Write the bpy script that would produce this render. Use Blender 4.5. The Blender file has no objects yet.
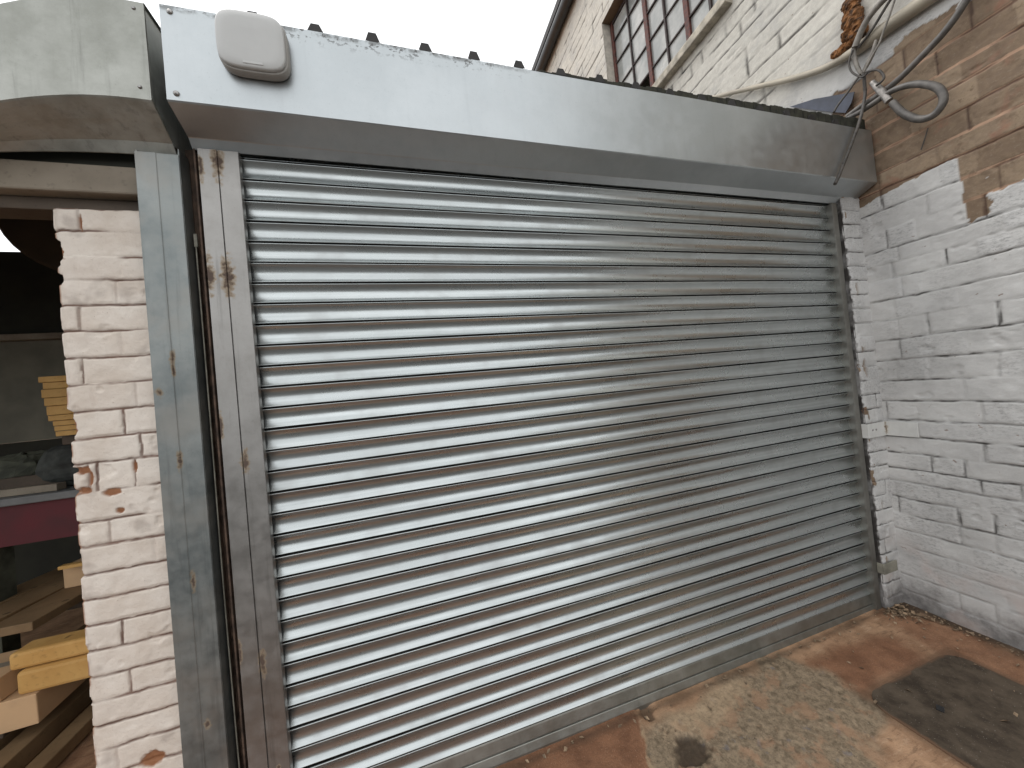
import bpy, math, random
import numpy as np
from mathutils import Vector, Matrix

random.seed(7)
S = bpy.context.scene
COL = S.collection
R = math.radians

# ------------------------------------------------------------------ camera
CAM = np.array([0.5186, -1.4418, 1.4999])
YAW, PITCH, ROLL, FPX = 0.28476, 0.01555, -0.09589, 346.97
_F = np.array([math.sin(YAW)*math.cos(PITCH), math.cos(YAW)*math.cos(PITCH), math.sin(PITCH)])
_r = np.array([math.cos(YAW), -math.sin(YAW), 0.0])
_u = np.cross(_r, _F)
RT = math.cos(ROLL)*_r + math.sin(ROLL)*_u
UP = -math.sin(ROLL)*_r + math.cos(ROLL)*_u
cd = bpy.data.cameras.new("camera")
cam = bpy.data.objects.new("camera", cd)
COL.objects.link(cam)
mw = Matrix.Identity(4)
for i in range(3):
    mw[i][0], mw[i][1], mw[i][2], mw[i][3] = RT[i], UP[i], -_F[i], CAM[i]
cam.matrix_world = mw
cd.sensor_width = 36
cd.lens = 36*FPX/1024
cd.clip_start = 0.02
cd.clip_end = 2000
S.camera = cam


def at(px, py, ax, v):
    """where the line of sight through a measured photo point meets a plane of the place"""
    d = _F + (px-512)/FPX*RT - (py-384)/FPX*UP
    t = (v-CAM[ax])/d[ax]
    return CAM + t*d


# ------------------------------------------------------------------ objects
def thing(name, label, cat, loc=(0, 0, 0), group=None):
    o = bpy.data.objects.new(name, None)
    COL.objects.link(o)
    o.location = loc
    o.empty_display_size = 0.05
    o['label'] = label
    o['category'] = cat
    if group:
        o['group'] = group
    return o


def tag(o, label, cat, group=None):
    o['label'] = label
    o['category'] = cat
    if group:
        o['group'] = group
    return o


def org(o):
    p = Vector((0, 0, 0))
    while o is not None:
        p += o.location
        o = o.parent
    return p


class MB:
    def __init__(s):
        s.v, s.f, s.sm = [], [], []

    def add(s, vs, fs, smooth=False):
        b = len(s.v)
        s.v += [tuple(map(float, v)) for v in vs]
        s.f += [tuple(i+b for i in f) for f in fs]
        s.sm += [smooth]*len(fs)
        return s

    def box(s, lo, hi, jit=0.0):
        x0, y0, z0 = lo
        x1, y1, z1 = hi
        j = lambda: random.uniform(-jit, jit)
        vs = [(x+j(), y+j(), z+j()) for z in (z0, z1) for y in (y0, y1) for x in (x0, x1)]
        return s.add(vs, [(0, 2, 3, 1), (4, 5, 7, 6), (0, 1, 5, 4), (2, 6, 7, 3), (0, 4, 6, 2), (1, 3, 7, 5)])

    def obox(s, c, ax, ay, az):
        """box from a centre and three half-axis vectors"""
        c, ax, ay, az = map(np.array, (c, ax, ay, az))
        vs = [c+i*ax+j*ay+k*az for k in (-1, 1) for j in (-1, 1) for i in (-1, 1)]
        return s.add(vs, [(0, 2, 3, 1), (4, 5, 7, 6), (0, 1, 5, 4), (2, 6, 7, 3), (0, 4, 6, 2), (1, 3, 7, 5)])

    def prism(s, poly, axis, a, b, smooth=False):
        """closed polygon of 2-D points pushed along an axis; poly in the other two axes in order"""
        n = len(poly)
        oth = [i for i in range(3) if i != axis]
        vs = []
        for t in (a, b):
            for p in poly:
                q = [0, 0, 0]
                q[axis] = t
                q[oth[0]], q[oth[1]] = p
                vs.append(q)
        fs = [(i, (i+1) % n, n+(i+1) % n, n+i) for i in range(n)]
        s.add(vs, fs, smooth)
        s.add(vs[:n], [tuple(range(n))[::-1]])
        s.add(vs[n:], [tuple(range(n))])
        return s

    def tube(s, pts, rad, seg=10, smooth_path=True, cap=True):
        P = [np.array(p, float) for p in pts]
        rr = rad if isinstance(rad, (list, tuple)) else [rad]*len(P)
        if smooth_path and len(P) > 2:
            Q, Rr = [], []
            for i in range(len(P)-1):
                p0 = P[max(i-1, 0)]
                p1, p2 = P[i], P[i+1]
                p3 = P[min(i+2, len(P)-1)]
                for k in range(6):
                    t = k/6
                    Q.append(0.5*((2*p1)+(-p0+p2)*t+(2*p0-5*p1+4*p2-p3)*t*t+(-p0+3*p1-3*p2+p3)*t**3))
                    Rr.append(rr[i]*(1-t)+rr[i+1]*t)
            Q.append(P[-1])
            Rr.append(rr[-1])
            P, rr = Q, Rr
        vs, fs = [], []
        nrm = None
        for i, p in enumerate(P):
            t = P[min(i+1, len(P)-1)]-P[max(i-1, 0)]
            t = t/(np.linalg.norm(t)+1e-12)
            if nrm is None:
                a = np.array([0, 0, 1.0]) if abs(t[2]) < 0.9 else np.array([1.0, 0, 0])
                nrm = np.cross(t, a)
            nrm = nrm-t*np.dot(nrm, t)
            nrm /= np.linalg.norm(nrm)+1e-12
            b = np.cross(t, nrm)
            for k in range(seg):
                a = 2*math.pi*k/seg
                vs.append(p+rr[i]*(math.cos(a)*nrm+math.sin(a)*b))
        for i in range(len(P)-1):
            for k in range(seg):
                k2 = (k+1) % seg
                fs.append((i*seg+k, i*seg+k2, (i+1)*seg+k2, (i+1)*seg+k))
        s.add(vs, fs, True)
        if cap:
            n = len(P)
            s.add(vs[:seg], [tuple(range(seg))[::-1]])
            s.add(vs[(n-1)*seg:], [tuple(range(seg))])
        return s

    def lathe(s, c, axis, prof, seg=20):
        """rings (radius, height) along an axis direction from c"""
        axis = np.array(axis, float)
        axis /= np.linalg.norm(axis)
        a = np.array([0, 0, 1.0]) if abs(axis[2]) < 0.9 else np.array([1.0, 0, 0])
        e1 = np.cross(axis, a)
        e1 /= np.linalg.norm(e1)
        e2 = np.cross(axis, e1)
        vs, fs = [], []
        for r_, h_ in prof:
            for k in range(seg):
                t = 2*math.pi*k/seg
                vs.append(np.array(c)+axis*h_+r_*(math.cos(t)*e1+math.sin(t)*e2))
        for i in range(len(prof)-1):
            for k in range(seg):
                k2 = (k+1) % seg
                fs.append((i*seg+k, i*seg+k2, (i+1)*seg+k2, (i+1)*seg+k))
        n = len(prof)
        s.add(vs, fs, True)
        s.add(vs[:seg], [tuple(range(seg))[::-1]])
        s.add(vs[(n-1)*seg:], [tuple(range(seg))])
        return s

    def grid(s, X, Y, Z, smooth=True, flip=False, keep=None):
        n, m = X.shape
        b = len(s.v)
        s.v += list(map(tuple, np.stack([X, Y, Z], -1).reshape(-1, 3).tolist()))
        I = np.arange(n*m).reshape(n, m)+b
        q = np.stack([I[:-1, :-1], I[:-1, 1:], I[1:, 1:], I[1:, :-1]], -1)
        if flip:
            q = q[..., ::-1]
        if keep is not None:
            q = q[keep]
        q = q.reshape(-1, 4).tolist()
        s.f += list(map(tuple, q))
        s.sm += [smooth]*len(q)
        return s

    def build(s, name, mat, parent=None, attrs=None, bevel=0.0, seg=2):
        o0 = org(parent) if parent is not None else Vector((0, 0, 0))
        me = bpy.data.meshes.new(name)
        vs = np.array(s.v) - np.array(o0)
        me.from_pydata(vs.tolist(), [], s.f)
        me.polygons.foreach_set('use_smooth', s.sm)
        if attrs:
            for k, a in attrs.items():
                at_ = me.attributes.new(k, 'FLOAT', 'POINT')
                full = np.zeros(len(s.v), np.float32)
                full[:len(a)] = a
                at_.data.foreach_set('value', full)
        me.materials.append(mat)
        me.update()
        o = bpy.data.objects.new(name, me)
        COL.objects.link(o)
        if parent is not None:
            o.parent = parent
        if bevel:
            b = o.modifiers.new('bevel', 'BEVEL')
            b.width = bevel
            b.segments = seg
            b.limit_method = 'ANGLE'
            b.angle_limit = R(40)
            b.harden_normals = False
        return o


# ------------------------------------------------------------------ noise in numpy
def _hash(a, b, s):
    a = np.asarray(a, np.int64)
    b = np.asarray(b, np.int64)
    h = (a*374761393 + b*668265263 + s*1442695041) & 0xFFFFFFFF
    h = ((h ^ (h >> 13))*1274126177) & 0xFFFFFFFF
    h = ((h ^ (h >> 16))*2246822519) & 0xFFFFFFFF
    return ((h ^ (h >> 15)) & 0xFFFFFF)/float(0xFFFFFF)


def vn(u, v, s=0):
    iu, iv = np.floor(u), np.floor(v)
    fu, fv = u-iu, v-iv
    fu, fv = fu*fu*(3-2*fu), fv*fv*(3-2*fv)
    iu, iv = iu.astype(np.int64), iv.astype(np.int64)
    return ((_hash(iu, iv, s)*(1-fu)+_hash(iu+1, iv, s)*fu)*(1-fv)
            + (_hash(iu, iv+1, s)*(1-fu)+_hash(iu+1, iv+1, s)*fu)*fv)


def fbm(u, v, s=0, o=4, g=0.5):
    t, a, w = 0.0, 1.0, 0.0
    for i in range(o):
        t = t+a*vn(u*2**i, v*2**i, s+17*i)
        w += a
        a *= g
    return t/w


def sst(a, b, x):
    t = np.clip((x-a)/(b-a), 0, 1)
    return t*t*(3-2*t)


def brick_field(U, V, beds, joints, jw=0.010, depth=0.008, rag=0.004, off=0.0025, seed=0, fillmin=0.1, crw=0.004, full=False, vlo=0.45):
    """height, groove, crack and per-brick random value of laid brickwork at (U, V)"""
    beds = np.array(beds)
    V2 = V+rag*(fbm(U*5, V*5, seed+1, 3)-0.5)*2+0.0025*(fbm(U*40, V*40, seed+2, 2)-0.5)*2
    U2 = U+rag*(fbm(U*6, V*6, seed+3, 3)-0.5)*2+0.0025*(fbm(U*40, V*40, seed+4, 2)-0.5)*2
    c = np.clip(np.searchsorted(beds, V2)-1, 0, len(beds)-2)
    below, above = V2-beds[c], beds[c+1]-V2
    bi = np.where(below < above, c, c+1)
    db = np.minimum(below, above)
    dv = np.full(U.shape, 9.0)
    bn = np.zeros(U.shape, np.int64)
    vi = np.zeros(U.shape, np.int64)
    for k in np.unique(c):
        m = c == k
        J = np.array(sorted(joints(int(k))))
        u = U2[m]
        i = np.searchsorted(J, u)
        bn[m] = i
        lo = np.where(i > 0, np.abs(u-J[np.clip(i-1, 0, len(J)-1)]), 9)
        hi = np.where(i < len(J), np.abs(J[np.clip(i, 0, len(J)-1)]-u), 9)
        dv[m] = np.minimum(lo, hi)
        vi[m] = np.where(lo < hi, i-1, i)
    fb = np.clip(fillmin+1.5*(fbm(U*4+bi*7.3, bi*3.1+U*0, seed+5, 3)-0.28), fillmin, 1)
    hv = _hash(vi, c, seed+6)
    fv = 0.06+0.9*np.clip((hv-vlo)/(1-vlo), 0, 1)**1.5
    wob = jw*(0.75+0.7*fbm(U*22, V*22, seed+7, 2))
    gb = 1-sst(0.25, 1.0, db/wob)
    gv = 1-sst(0.25, 1.0, dv/wob)
    g = np.maximum(gb*fb, gv*fv)
    up = np.where(below < above, -below, above)   # signed distance to the joint, positive just under it
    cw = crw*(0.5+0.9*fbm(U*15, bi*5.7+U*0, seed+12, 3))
    cr = (1-sst(0.35, 1.0, np.abs(up-jw*0.25)/cw))*sst(0.20, 0.42, fb)  # dark line under the bed joints: part cracking, part painted shadow
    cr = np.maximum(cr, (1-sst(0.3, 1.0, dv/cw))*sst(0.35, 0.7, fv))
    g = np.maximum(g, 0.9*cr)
    rnd = _hash(bn, c, seed+8)
    h = -depth*g+off*(rnd-0.5)*2+0.0022*(fbm(U*30, V*30, seed+9, 3)-0.5)*2
    h = h-0.004*sst(0.72, 0.82, fbm(U*16, V*16, seed+10, 3))
    return h, gb if full else np.maximum(gb*fb, 0.5*gv*fv), cr, rnd


# ------------------------------------------------------------------ materials
class Mat:
    def __init__(s, name):
        s.m = bpy.data.materials.new(name)
        s.m.use_nodes = True
        s.t = s.m.node_tree
        s.b = s.t.nodes['Principled BSDF']
        s.pos = s.n('ShaderNodeNewGeometry').outputs['Position']
        s.oc = s.n('ShaderNodeTexCoord').outputs['Object']

    def n(s, k, **kw):
        n = s.t.nodes.new(k)
        for a, v in kw.items():
            setattr(n, a, v)
        return n

    def put(s, sock, v):
        if v is None:
            return
        if isinstance(v, bpy.types.NodeSocket):
            s.t.links.new(v, sock)
        elif isinstance(v, (tuple, list)) and len(v) == 3 and sock.type == 'RGBA':
            sock.default_value = (*v, 1)
        else:
            sock.default_value = v

    def math(s, op, a, b=None, c=None, clamp=False):
        n = s.n('ShaderNodeMath', operation=op, use_clamp=clamp)
        s.put(n.inputs[0], a)
        s.put(n.inputs[1], b)
        s.put(n.inputs[2], c)
        return n.outputs[0]

    def vec(s, scale, src=None, off=(0, 0, 0)):
        n = s.n('ShaderNodeMapping')
        s.put(n.inputs['Vector'], src if src is not None else s.pos)
        n.inputs['Scale'].default_value = scale
        n.inputs['Location'].default_value = off
        return n.outputs[0]

    def noise(s, scale, detail=4, rough=0.55, st=(1, 1, 1), off=(0, 0, 0), dist=0.0, src=None):
        n = s.n('ShaderNodeTexNoise')
        s.put(n.inputs['Vector'], s.vec(st, src, off))
        n.inputs['Scale'].default_value = scale
        n.inputs['Detail'].default_value = detail
        n.inputs['Roughness'].default_value = rough
        n.inputs['Distortion'].default_value = dist
        return n.outputs['Fac']

    def step(s, x, a, b, lo=0.0, hi=1.0):
        n = s.n('ShaderNodeMapRange', interpolation_type='SMOOTHSTEP')
        s.put(n.inputs['Value'], x)
        for k, v in (('From Min', a), ('From Max', b), ('To Min', lo), ('To Max', hi)):
            n.inputs[k].default_value = v
        return n.outputs[0]

    def mix(s, f, a, b, mode='MIX'):
        n = s.n('ShaderNodeMix', data_type='RGBA', blend_type=mode)
        s.put(n.inputs[0], f)
        s.put(n.inputs[6], a)
        s.put(n.inputs[7], b)
        return n.outputs[2]

    def attr(s, k):
        return s.n('ShaderNodeAttribute', attribute_name=k).outputs['Fac']

    def xyz(s, src=None):
        n = s.n('ShaderNodeSeparateXYZ')
        s.put(n.inputs[0], src if src is not None else s.pos)
        return n.outputs

    def rand(s):
        return s.n('ShaderNodeObjectInfo').outputs['Random']

    def spots(s, pts, jag=0.5, scale=45):
        """soft ragged stains at given places (x, y, z, half width, half height)"""
        nz = s.noise(scale, 3)
        acc = None
        for x, y, z, rx, rz in pts:
            a = s.n('ShaderNodeVectorMath', operation='SUBTRACT')
            s.put(a.inputs[0], s.pos)
            a.inputs[1].default_value = (x, y, z)
            b = s.n('ShaderNodeVectorMath', operation='MULTIPLY')
            s.put(b.inputs[0], a.outputs[0])
            b.inputs[1].default_value = (1/rx, 1/rx, 1/rz)
            l = s.n('ShaderNodeVectorMath', operation='LENGTH')
            s.put(l.inputs[0], b.outputs[0])
            d = s.math('ADD', l.outputs['Value'], s.math('MULTIPLY', s.math('SUBTRACT', nz, 0.5), jag*2))
            f = s.step(d, 1.0, 0.25)
            acc = f if acc is None else s.math('MAXIMUM', acc, f)
        return acc

    def bump(s, h, strength=0.3, dist=0.01, prev=None):
        n = s.n('ShaderNodeBump')
        s.put(n.inputs['Height'], h)
        n.inputs['Strength'].default_value = strength
        n.inputs['Distance'].default_value = dist
        if prev is not None:
            s.put(n.inputs['Normal'], prev)
        return n.outputs[0]

    def out(s, col=None, rough=None, metal=None, normal=None, spec=None):
        s.put(s.b.inputs['Base Color'], col)
        s.put(s.b.inputs['Roughness'], rough)
        s.put(s.b.inputs['Metallic'], metal)
        s.put(s.b.inputs['Normal'], normal)
        if spec is not None:
            s.put(s.b.inputs['Specular IOR Level'], spec)
        return s.m


def m_plain(name, col, rough=0.6, metal=0.0, var=0.25, scale=20, bump=0.15):
    m = Mat(name)
    nz = m.noise(scale, 5, src=m.oc)
    c = m.mix(m.step(nz, 0.3, 0.7), tuple(x*(1-var) for x in col), tuple(min(1, x*(1+var)) for x in col))
    return m.out(c, m.step(nz, 0.2, 0.8, rough-0.08, min(1, rough+0.08)), metal, m.bump(nz, bump, 0.003))


def m_lath():
    m = Mat('galvanised_lath')
    streak = m.noise(1.0, 3, 0.5, st=(1.2, 8, 60))
    blot = m.noise(7, 4, 0.6)
    rnd = m.attr('lath')
    c = m.mix(m.step(streak, 0.35, 0.7), (0.44, 0.47, 0.468), (0.56, 0.595, 0.593))
    c = m.mix(m.math('MULTIPLY', m.step(blot, 0.5, 0.72), 0.35), c, (0.33, 0.33, 0.32))
    c = m.mix(m.math('MULTIPLY', rnd, 0.22), c, (0.34, 0.35, 0.355))
    # joint darkness painted into the colour of the laths
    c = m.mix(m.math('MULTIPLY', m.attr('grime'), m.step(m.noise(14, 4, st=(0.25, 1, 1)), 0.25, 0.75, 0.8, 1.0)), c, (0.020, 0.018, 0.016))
    r = m.step(blot, 0.25, 0.8, 0.24, 0.36)
    r = m.math('ADD', r, m.math('MULTIPLY', m.attr('grime'), 0.3))
    n = m.bump(m.noise(3.0, 2, st=(1, 1, 3)), 0.10, 0.012)
    return m.out(c, r, 0.95, n)


def m_galv(name, lo, hi, rough=(0.3, 0.5), metal=0.9, rust=None, smear=0.3, scuff=False, runs=True, warm=None):
    m = Mat(name)
    big = m.noise(2.6, 4, 0.6)
    mid = m.noise(18, 5, 0.65)
    c = m.mix(m.step(m.math('ADD', m.math('MULTIPLY', big, 0.6), m.math('MULTIPLY', mid, 0.4)), 0.35, 0.65), lo, hi)
    if runs:
        rn = m.noise(1.0, 5, 0.65, st=(38, 38, 2.2))
        c = m.mix(m.math('MULTIPLY', m.step(rn, 0.52, 0.75), smear), c, tuple(x*0.55 for x in lo))
    sp = m.noise(150, 3, 0.7)
    c = m.mix(m.math('MULTIPLY', m.step(sp, 0.62, 0.72), 0.25), c, tuple(x*0.5 for x in lo))
    if warm:
        c = m.mix(m.math('MULTIPLY', m.step(m.noise(5, 4, 0.6), 0.45, 0.7), 0.5), c, warm)
    r = m.step(mid, 0.3, 0.75, *rough)
    met = metal
    if rust:
        f = m.spots(rust, 0.9, 60)
        core = m.math('POWER', f, 2.5)
        rc = m.mix(core, m.mix(m.noise(70, 4, 0.7), (0.25, 0.145, 0.055), (0.40, 0.29, 0.15)), (0.060, 0.026, 0.010))
        c = m.mix(m.math('MULTIPLY', m.math('POWER', f, 0.7), 0.85), c, rc)
        r = m.math('ADD', r, m.math('MULTIPLY', f, 0.4), clamp=True)
        met = m.math('MULTIPLY', m.math('SUBTRACT', 1.0, f), metal)
    if scuff:
        # dark chips and scrapes along the hood's upper edge
        x, y, z = m.xyz()
        band = m.step(z, 2.735, 2.795)
        ch = m.step(m.noise(70, 3, 0.6, st=(0.7, 1, 1)), 0.57, 0.62)
        where = m.step(m.noise(3.3, 2, off=(1.9, 0, 0)), 0.42, 0.55)
        left = m.step(x, 1.25, 0.85)
        f = m.math('MULTIPLY', m.math('MULTIPLY', band, ch), m.math('MULTIPLY', where, left))
        f2 = m.math('MULTIPLY', m.math('MULTIPLY', m.step(z, 2.775, 2.79), m.step(m.noise(22, 4, 0.7), 0.45, 0.6)), left)
        f = m.math('MAXIMUM', f, m.math('MULTIPLY', f2, 0.7))
        c = m.mix(m.math('MULTIPLY', f, 0.85), c, (0.06, 0.055, 0.05))
    n = m.bump(mid, 0.06, 0.004)
    n = m.bump(m.noise(4, 2), 0.15, 0.012, n)
    return m.out(c, r, met, n)


def m_rightwall():
    m = Mat('painted_brick')
    x, y, z = m.xyz()
    g, cr, rnd, bare = m.attr('groove'), m.attr('crack_shade'), m.attr('rnd'), m.attr('bare')
    n1 = m.noise(4.5, 5, 0.6)
    n2 = m.noise(30, 5, 0.65)
    n3 = m.noise(90, 5, 0.75, st=(1, 0.6, 1.3))
    w = m.mix(m.step(n1, 0.3, 0.7), (0.48, 0.47, 0.455), (0.62, 0.61, 0.59))
    w = m.mix(m.math('MULTIPLY', rnd, 0.35), w, (0.56, 0.555, 0.55))
    # thin coat that lets grey brick show through on some bricks
    thin = m.math('MULTIPLY', m.step(n3, 0.46, 0.66), m.math('MULTIPLY', m.step(m.math('ADD', m.noise(2.4, 3), m.math('MULTIPLY', rnd, 0.25)), 0.5, 0.72), m.step(g, 0.3, 0.05)))
    w = m.mix(m.math('MULTIPLY', thin, 0.62), w, (0.23, 0.225, 0.22))
    cream = m.step(z, 3.1, 3.5)
    w = m.mix(m.math('MULTIPLY', cream, 0.65), w, m.mix(m.step(n2, 0.3, 0.7), (0.50, 0.46, 0.385), (0.66, 0.62, 0.53)))
    chip = m.math('MULTIPLY', m.step(m.noise(26, 4, 0.6, st=(1, 0.7, 1)), 0.685, 0.72), 0.75)
    w = m.mix(chip, w, (0.20, 0.135, 0.10))
    w = m.mix(m.math('MULTIPLY', m.step(m.noise(2.6, 5, 0.65, off=(4, 8, 1)), 0.50, 0.66), 0.45), w, (0.36, 0.355, 0.345))
    # dirt and cracks in the joints, and painted shade on the jamb cheek
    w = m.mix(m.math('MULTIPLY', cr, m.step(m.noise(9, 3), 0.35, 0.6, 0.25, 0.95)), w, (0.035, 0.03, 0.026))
    w = m.mix(m.math('MULTIPLY', g, m.step(m.noise(6, 3, off=(3, 1, 2)), 0.55, 0.75, 0.0, 0.4)), w, (0.16, 0.14, 0.12))
    # splash-back grime at the foot of the wall
    sp = m.math('ADD', z, m.math('MULTIPLY', m.math('SUBTRACT', m.noise(6, 5, 0.65), 0.5), 0.42))
    foot = m.step(sp, 0.20, 0.04)
    w = m.mix(m.math('MULTIPLY', foot, 0.9), w, m.mix(m.step(n2, 0.3, 0.7), (0.12, 0.11, 0.105), (0.26, 0.245, 0.235)))
    pinkish = m.math('MULTIPLY', m.step(sp, 0.5, 0.2), m.step(m.noise(5, 3, off=(7, 2, 1)), 0.5, 0.65))
    w = m.mix(m.math('MULTIPLY', pinkish, 0.45), w, (0.52, 0.42, 0.38))
    # bare brown brick
    b = m.mix(m.step(m.math('ADD', m.math('MULTIPLY', n2, 0.6), m.math('MULTIPLY', rnd, 0.25)), 0.25, 0.65), (0.175, 0.120, 0.078), (0.300, 0.222, 0.150))
    b = m.mix(m.math('MULTIPLY', m.step(n3, 0.55, 0.7), 0.4), b, (0.33, 0.28, 0.21))
    b = m.mix(m.math('MULTIPLY', m.step(m.noise(7, 4), 0.58, 0.7), 0.6), b, (0.27, 0.125, 0.08))
    b = m.mix(m.math('MULTIPLY', m.step(n2, 0.60, 0.72), 0.5), b, (0.11, 0.075, 0.045))
    b = m.mix(m.math('MULTIPLY', m.step(g, 0.25, 0.7), m.step(m.noise(8, 3), 0.3, 0.5, 0.35, 1.0)), b, m.mix(n2, (0.30, 0.175, 0.11), (0.45, 0.30, 0.205)))
    b = m.mix(m.math('MULTIPLY', m.step(m.noise(14, 5, 0.7, off=(2, 9, 3)), 0.54, 0.68), 0.55), b, (0.12, 0.078, 0.050))
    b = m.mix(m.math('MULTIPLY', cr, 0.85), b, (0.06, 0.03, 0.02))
    c = m.mix(bare, w, b)
    nn = m.bump(n2, 0.35, 0.006)
    nn = m.bump(n3, 0.35, 0.003, nn)
    return m.out(c, m.step(n2, 0.2, 0.8, 0.6, 0.9), 0.0, nn, 0.35)


def m_pier():
    m = Mat('cream_painted_brick')
    g, cr, rnd, bare = m.attr('groove'), m.attr('crack_shade'), m.attr('rnd'), m.attr('bare')
    n1 = m.noise(7, 5, 0.6)
    n2 = m.noise(45, 5, 0.65)
    w = m.mix(m.step(n1, 0.3, 0.7), (0.66, 0.57, 0.485), (0.80, 0.725, 0.645))
    w = m.mix(m.math('MULTIPLY', rnd, 0.3), w, (0.66, 0.58, 0.51))
    smud = m.math('MULTIPLY', m.step(m.noise(9, 3, off=(2, 2, 4)), 0.56, 0.72), 0.5)
    w = m.mix(smud, w, (0.34, 0.28, 0.24))
    w = m.mix(m.math('MULTIPLY', m.step(m.noise(90, 3, 0.7), 0.68, 0.74), 0.6), w, (0.30, 0.2, 0.15))
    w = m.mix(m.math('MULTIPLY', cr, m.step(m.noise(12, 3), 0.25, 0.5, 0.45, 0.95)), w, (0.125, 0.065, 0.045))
    w = m.mix(m.math('MULTIPLY', g, m.step(m.noise(11, 3), 0.45, 0.7, 0.0, 0.5)), w, (0.33, 0.2, 0.15))
    b = m.mix(n2, (0.20, 0.075, 0.035), (0.36, 0.17, 0.08))
    c = m.mix(bare, w, b)
    fine = m.noise(150, 4, 0.75)
    c = m.mix(m.math('MULTIPLY', m.step(fine, 0.60, 0.70), 0.35), c, (0.36, 0.27, 0.21))
    return m.out(c, 0.75, 0.0, m.bump(fine, 0.35, 0.003, m.bump(n2, 0.45, 0.005)), 0.35)


def m_ground():
    m = Mat('worn_concrete')
    patch, red, darken = m.attr('patch'), m.attr('red'), m.attr('darken')
    n1 = m.noise(9, 6, 0.65)
    n2 = m.noise(55, 5, 0.7)
    n3 = m.noise(160, 3, 0.7)
    n4 = m.noise(26, 6, 0.75)
    base = m.mix(m.step(n1, 0.3, 0.7), (0.23, 0.134, 0.078), (0.42, 0.27, 0.170))
    rd = m.mix(m.step(m.math('ADD', m.math('MULTIPLY', n1, 0.7), m.math('MULTIPLY', n3, 0.3)), 0.35, 0.65), (0.145, 0.068, 0.037), (0.245, 0.124, 0.070))
    gr = m.mix(m.step(m.math('ADD', m.math('MULTIPLY', n4, 0.45), m.math('MULTIPLY', n2, 0.55)), 0.33, 0.66), (0.110, 0.084, 0.056), (0.305, 0.240, 0.168))
    gr = m.mix(m.math('MULTIPLY', m.step(m.noise(38, 5, 0.75, off=(9, 3, 0)), 0.60, 0.68), 0.8), gr, (0.045, 0.036, 0.028))
    gr = m.mix(m.math('MULTIPLY', m.step(n3, 0.66, 0.72), 0.7), gr, (0.46, 0.41, 0.34))
    gr = m.mix(m.math('MULTIPLY', m.step(m.noise(16, 3, off=(4, 4, 0)), 0.62, 0.7), 0.55), gr, (0.16, 0.155, 0.17))
    gr = m.mix(m.math('MULTIPLY', m.step(m.noise(8, 4, 0.6, off=(1, 6, 0)), 0.52, 0.62), 0.6), gr, (0.33, 0.20, 0.125))
    grit = m.noise(260, 3, 0.7)
    sc = m.noise(30, 4, 0.7, st=(0.35, 1.6, 1))
    base = m.mix(m.math('MULTIPLY', m.step(sc, 0.56, 0.68), 0.5), base, (0.46, 0.33, 0.23))
    base = m.mix(m.math('MULTIPLY', m.step(sc, 0.44, 0.34), 0.45), base, (0.10, 0.06, 0.037))
    c = m.mix(red, base, rd)
    c = m.mix(patch, c, gr)
    c = m.mix(m.math('MULTIPLY', m.attr('pale'), m.step(n2, 0.3, 0.6, 0.45, 0.95)), c, m.mix(n4, (0.30, 0.215, 0.135), (0.50, 0.385, 0.265)))
    c = m.mix(m.math('MULTIPLY', m.step(grit, 0.60, 0.68), 0.45), c, (0.44, 0.35, 0.26))
    c = m.mix(m.math('MULTIPLY', m.step(grit, 0.40, 0.33), 0.5), c, (0.05, 0.035, 0.024))
    c = m.mix(1.0, c, (1.24, 1.19, 1.13), 'MULTIPLY')
    c = m.mix(m.math('MULTIPLY', darken, 0.92), c, m.mix(n2, (0.024, 0.018, 0.012), (0.085, 0.055, 0.034)))
    c = m.mix(m.math('MULTIPLY', m.step(n3, 0.68, 0.73), 0.35), c, (0.42, 0.36, 0.28))
    c = m.mix(m.attr('dark_yard'), c, m.mix(m.step(n1, 0.3, 0.7), (0.055, 0.053, 0.050), (0.085, 0.081, 0.075)))
    nn = m.bump(n2, 0.5, 0.006)
    nn = m.bump(n3, 0.4, 0.003, nn)
    return m.out(c, m.step(n1, 0.25, 0.8, 0.55, 0.85), 0.0, nn, 0.4)


def m_wood(name, lo, hi, knots=True):
    m = Mat(name)
    src = m.oc
    ln = m.attr('along')
    gr = m.noise(1.0, 5, 0.6, st=(3, 3, 3), src=src)
    st = m.noise(1.0, 4, 0.65, st=(45, 45, 45), src=src)
    c = m.mix(m.step(gr, 0.3, 0.7), lo, hi)
    c = m.mix(m.math('MULTIPLY', m.step(st, 0.55, 0.7), 0.4), c, tuple(x*0.5 for x in lo))
    if knots:
        k = m.step(m.noise(13, 1, src=src), 0.71, 0.76)
        c = m.mix(m.math('MULTIPLY', k, 0.8), c, tuple(x*0.25 for x in lo))
    c = m.mix(m.math('MULTIPLY', m.rand(), 0.35), c, tuple(x*0.6 for x in hi))
    return m.out(c, 0.65, 0.0, m.bump(st, 0.15, 0.002), 0.35)


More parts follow.
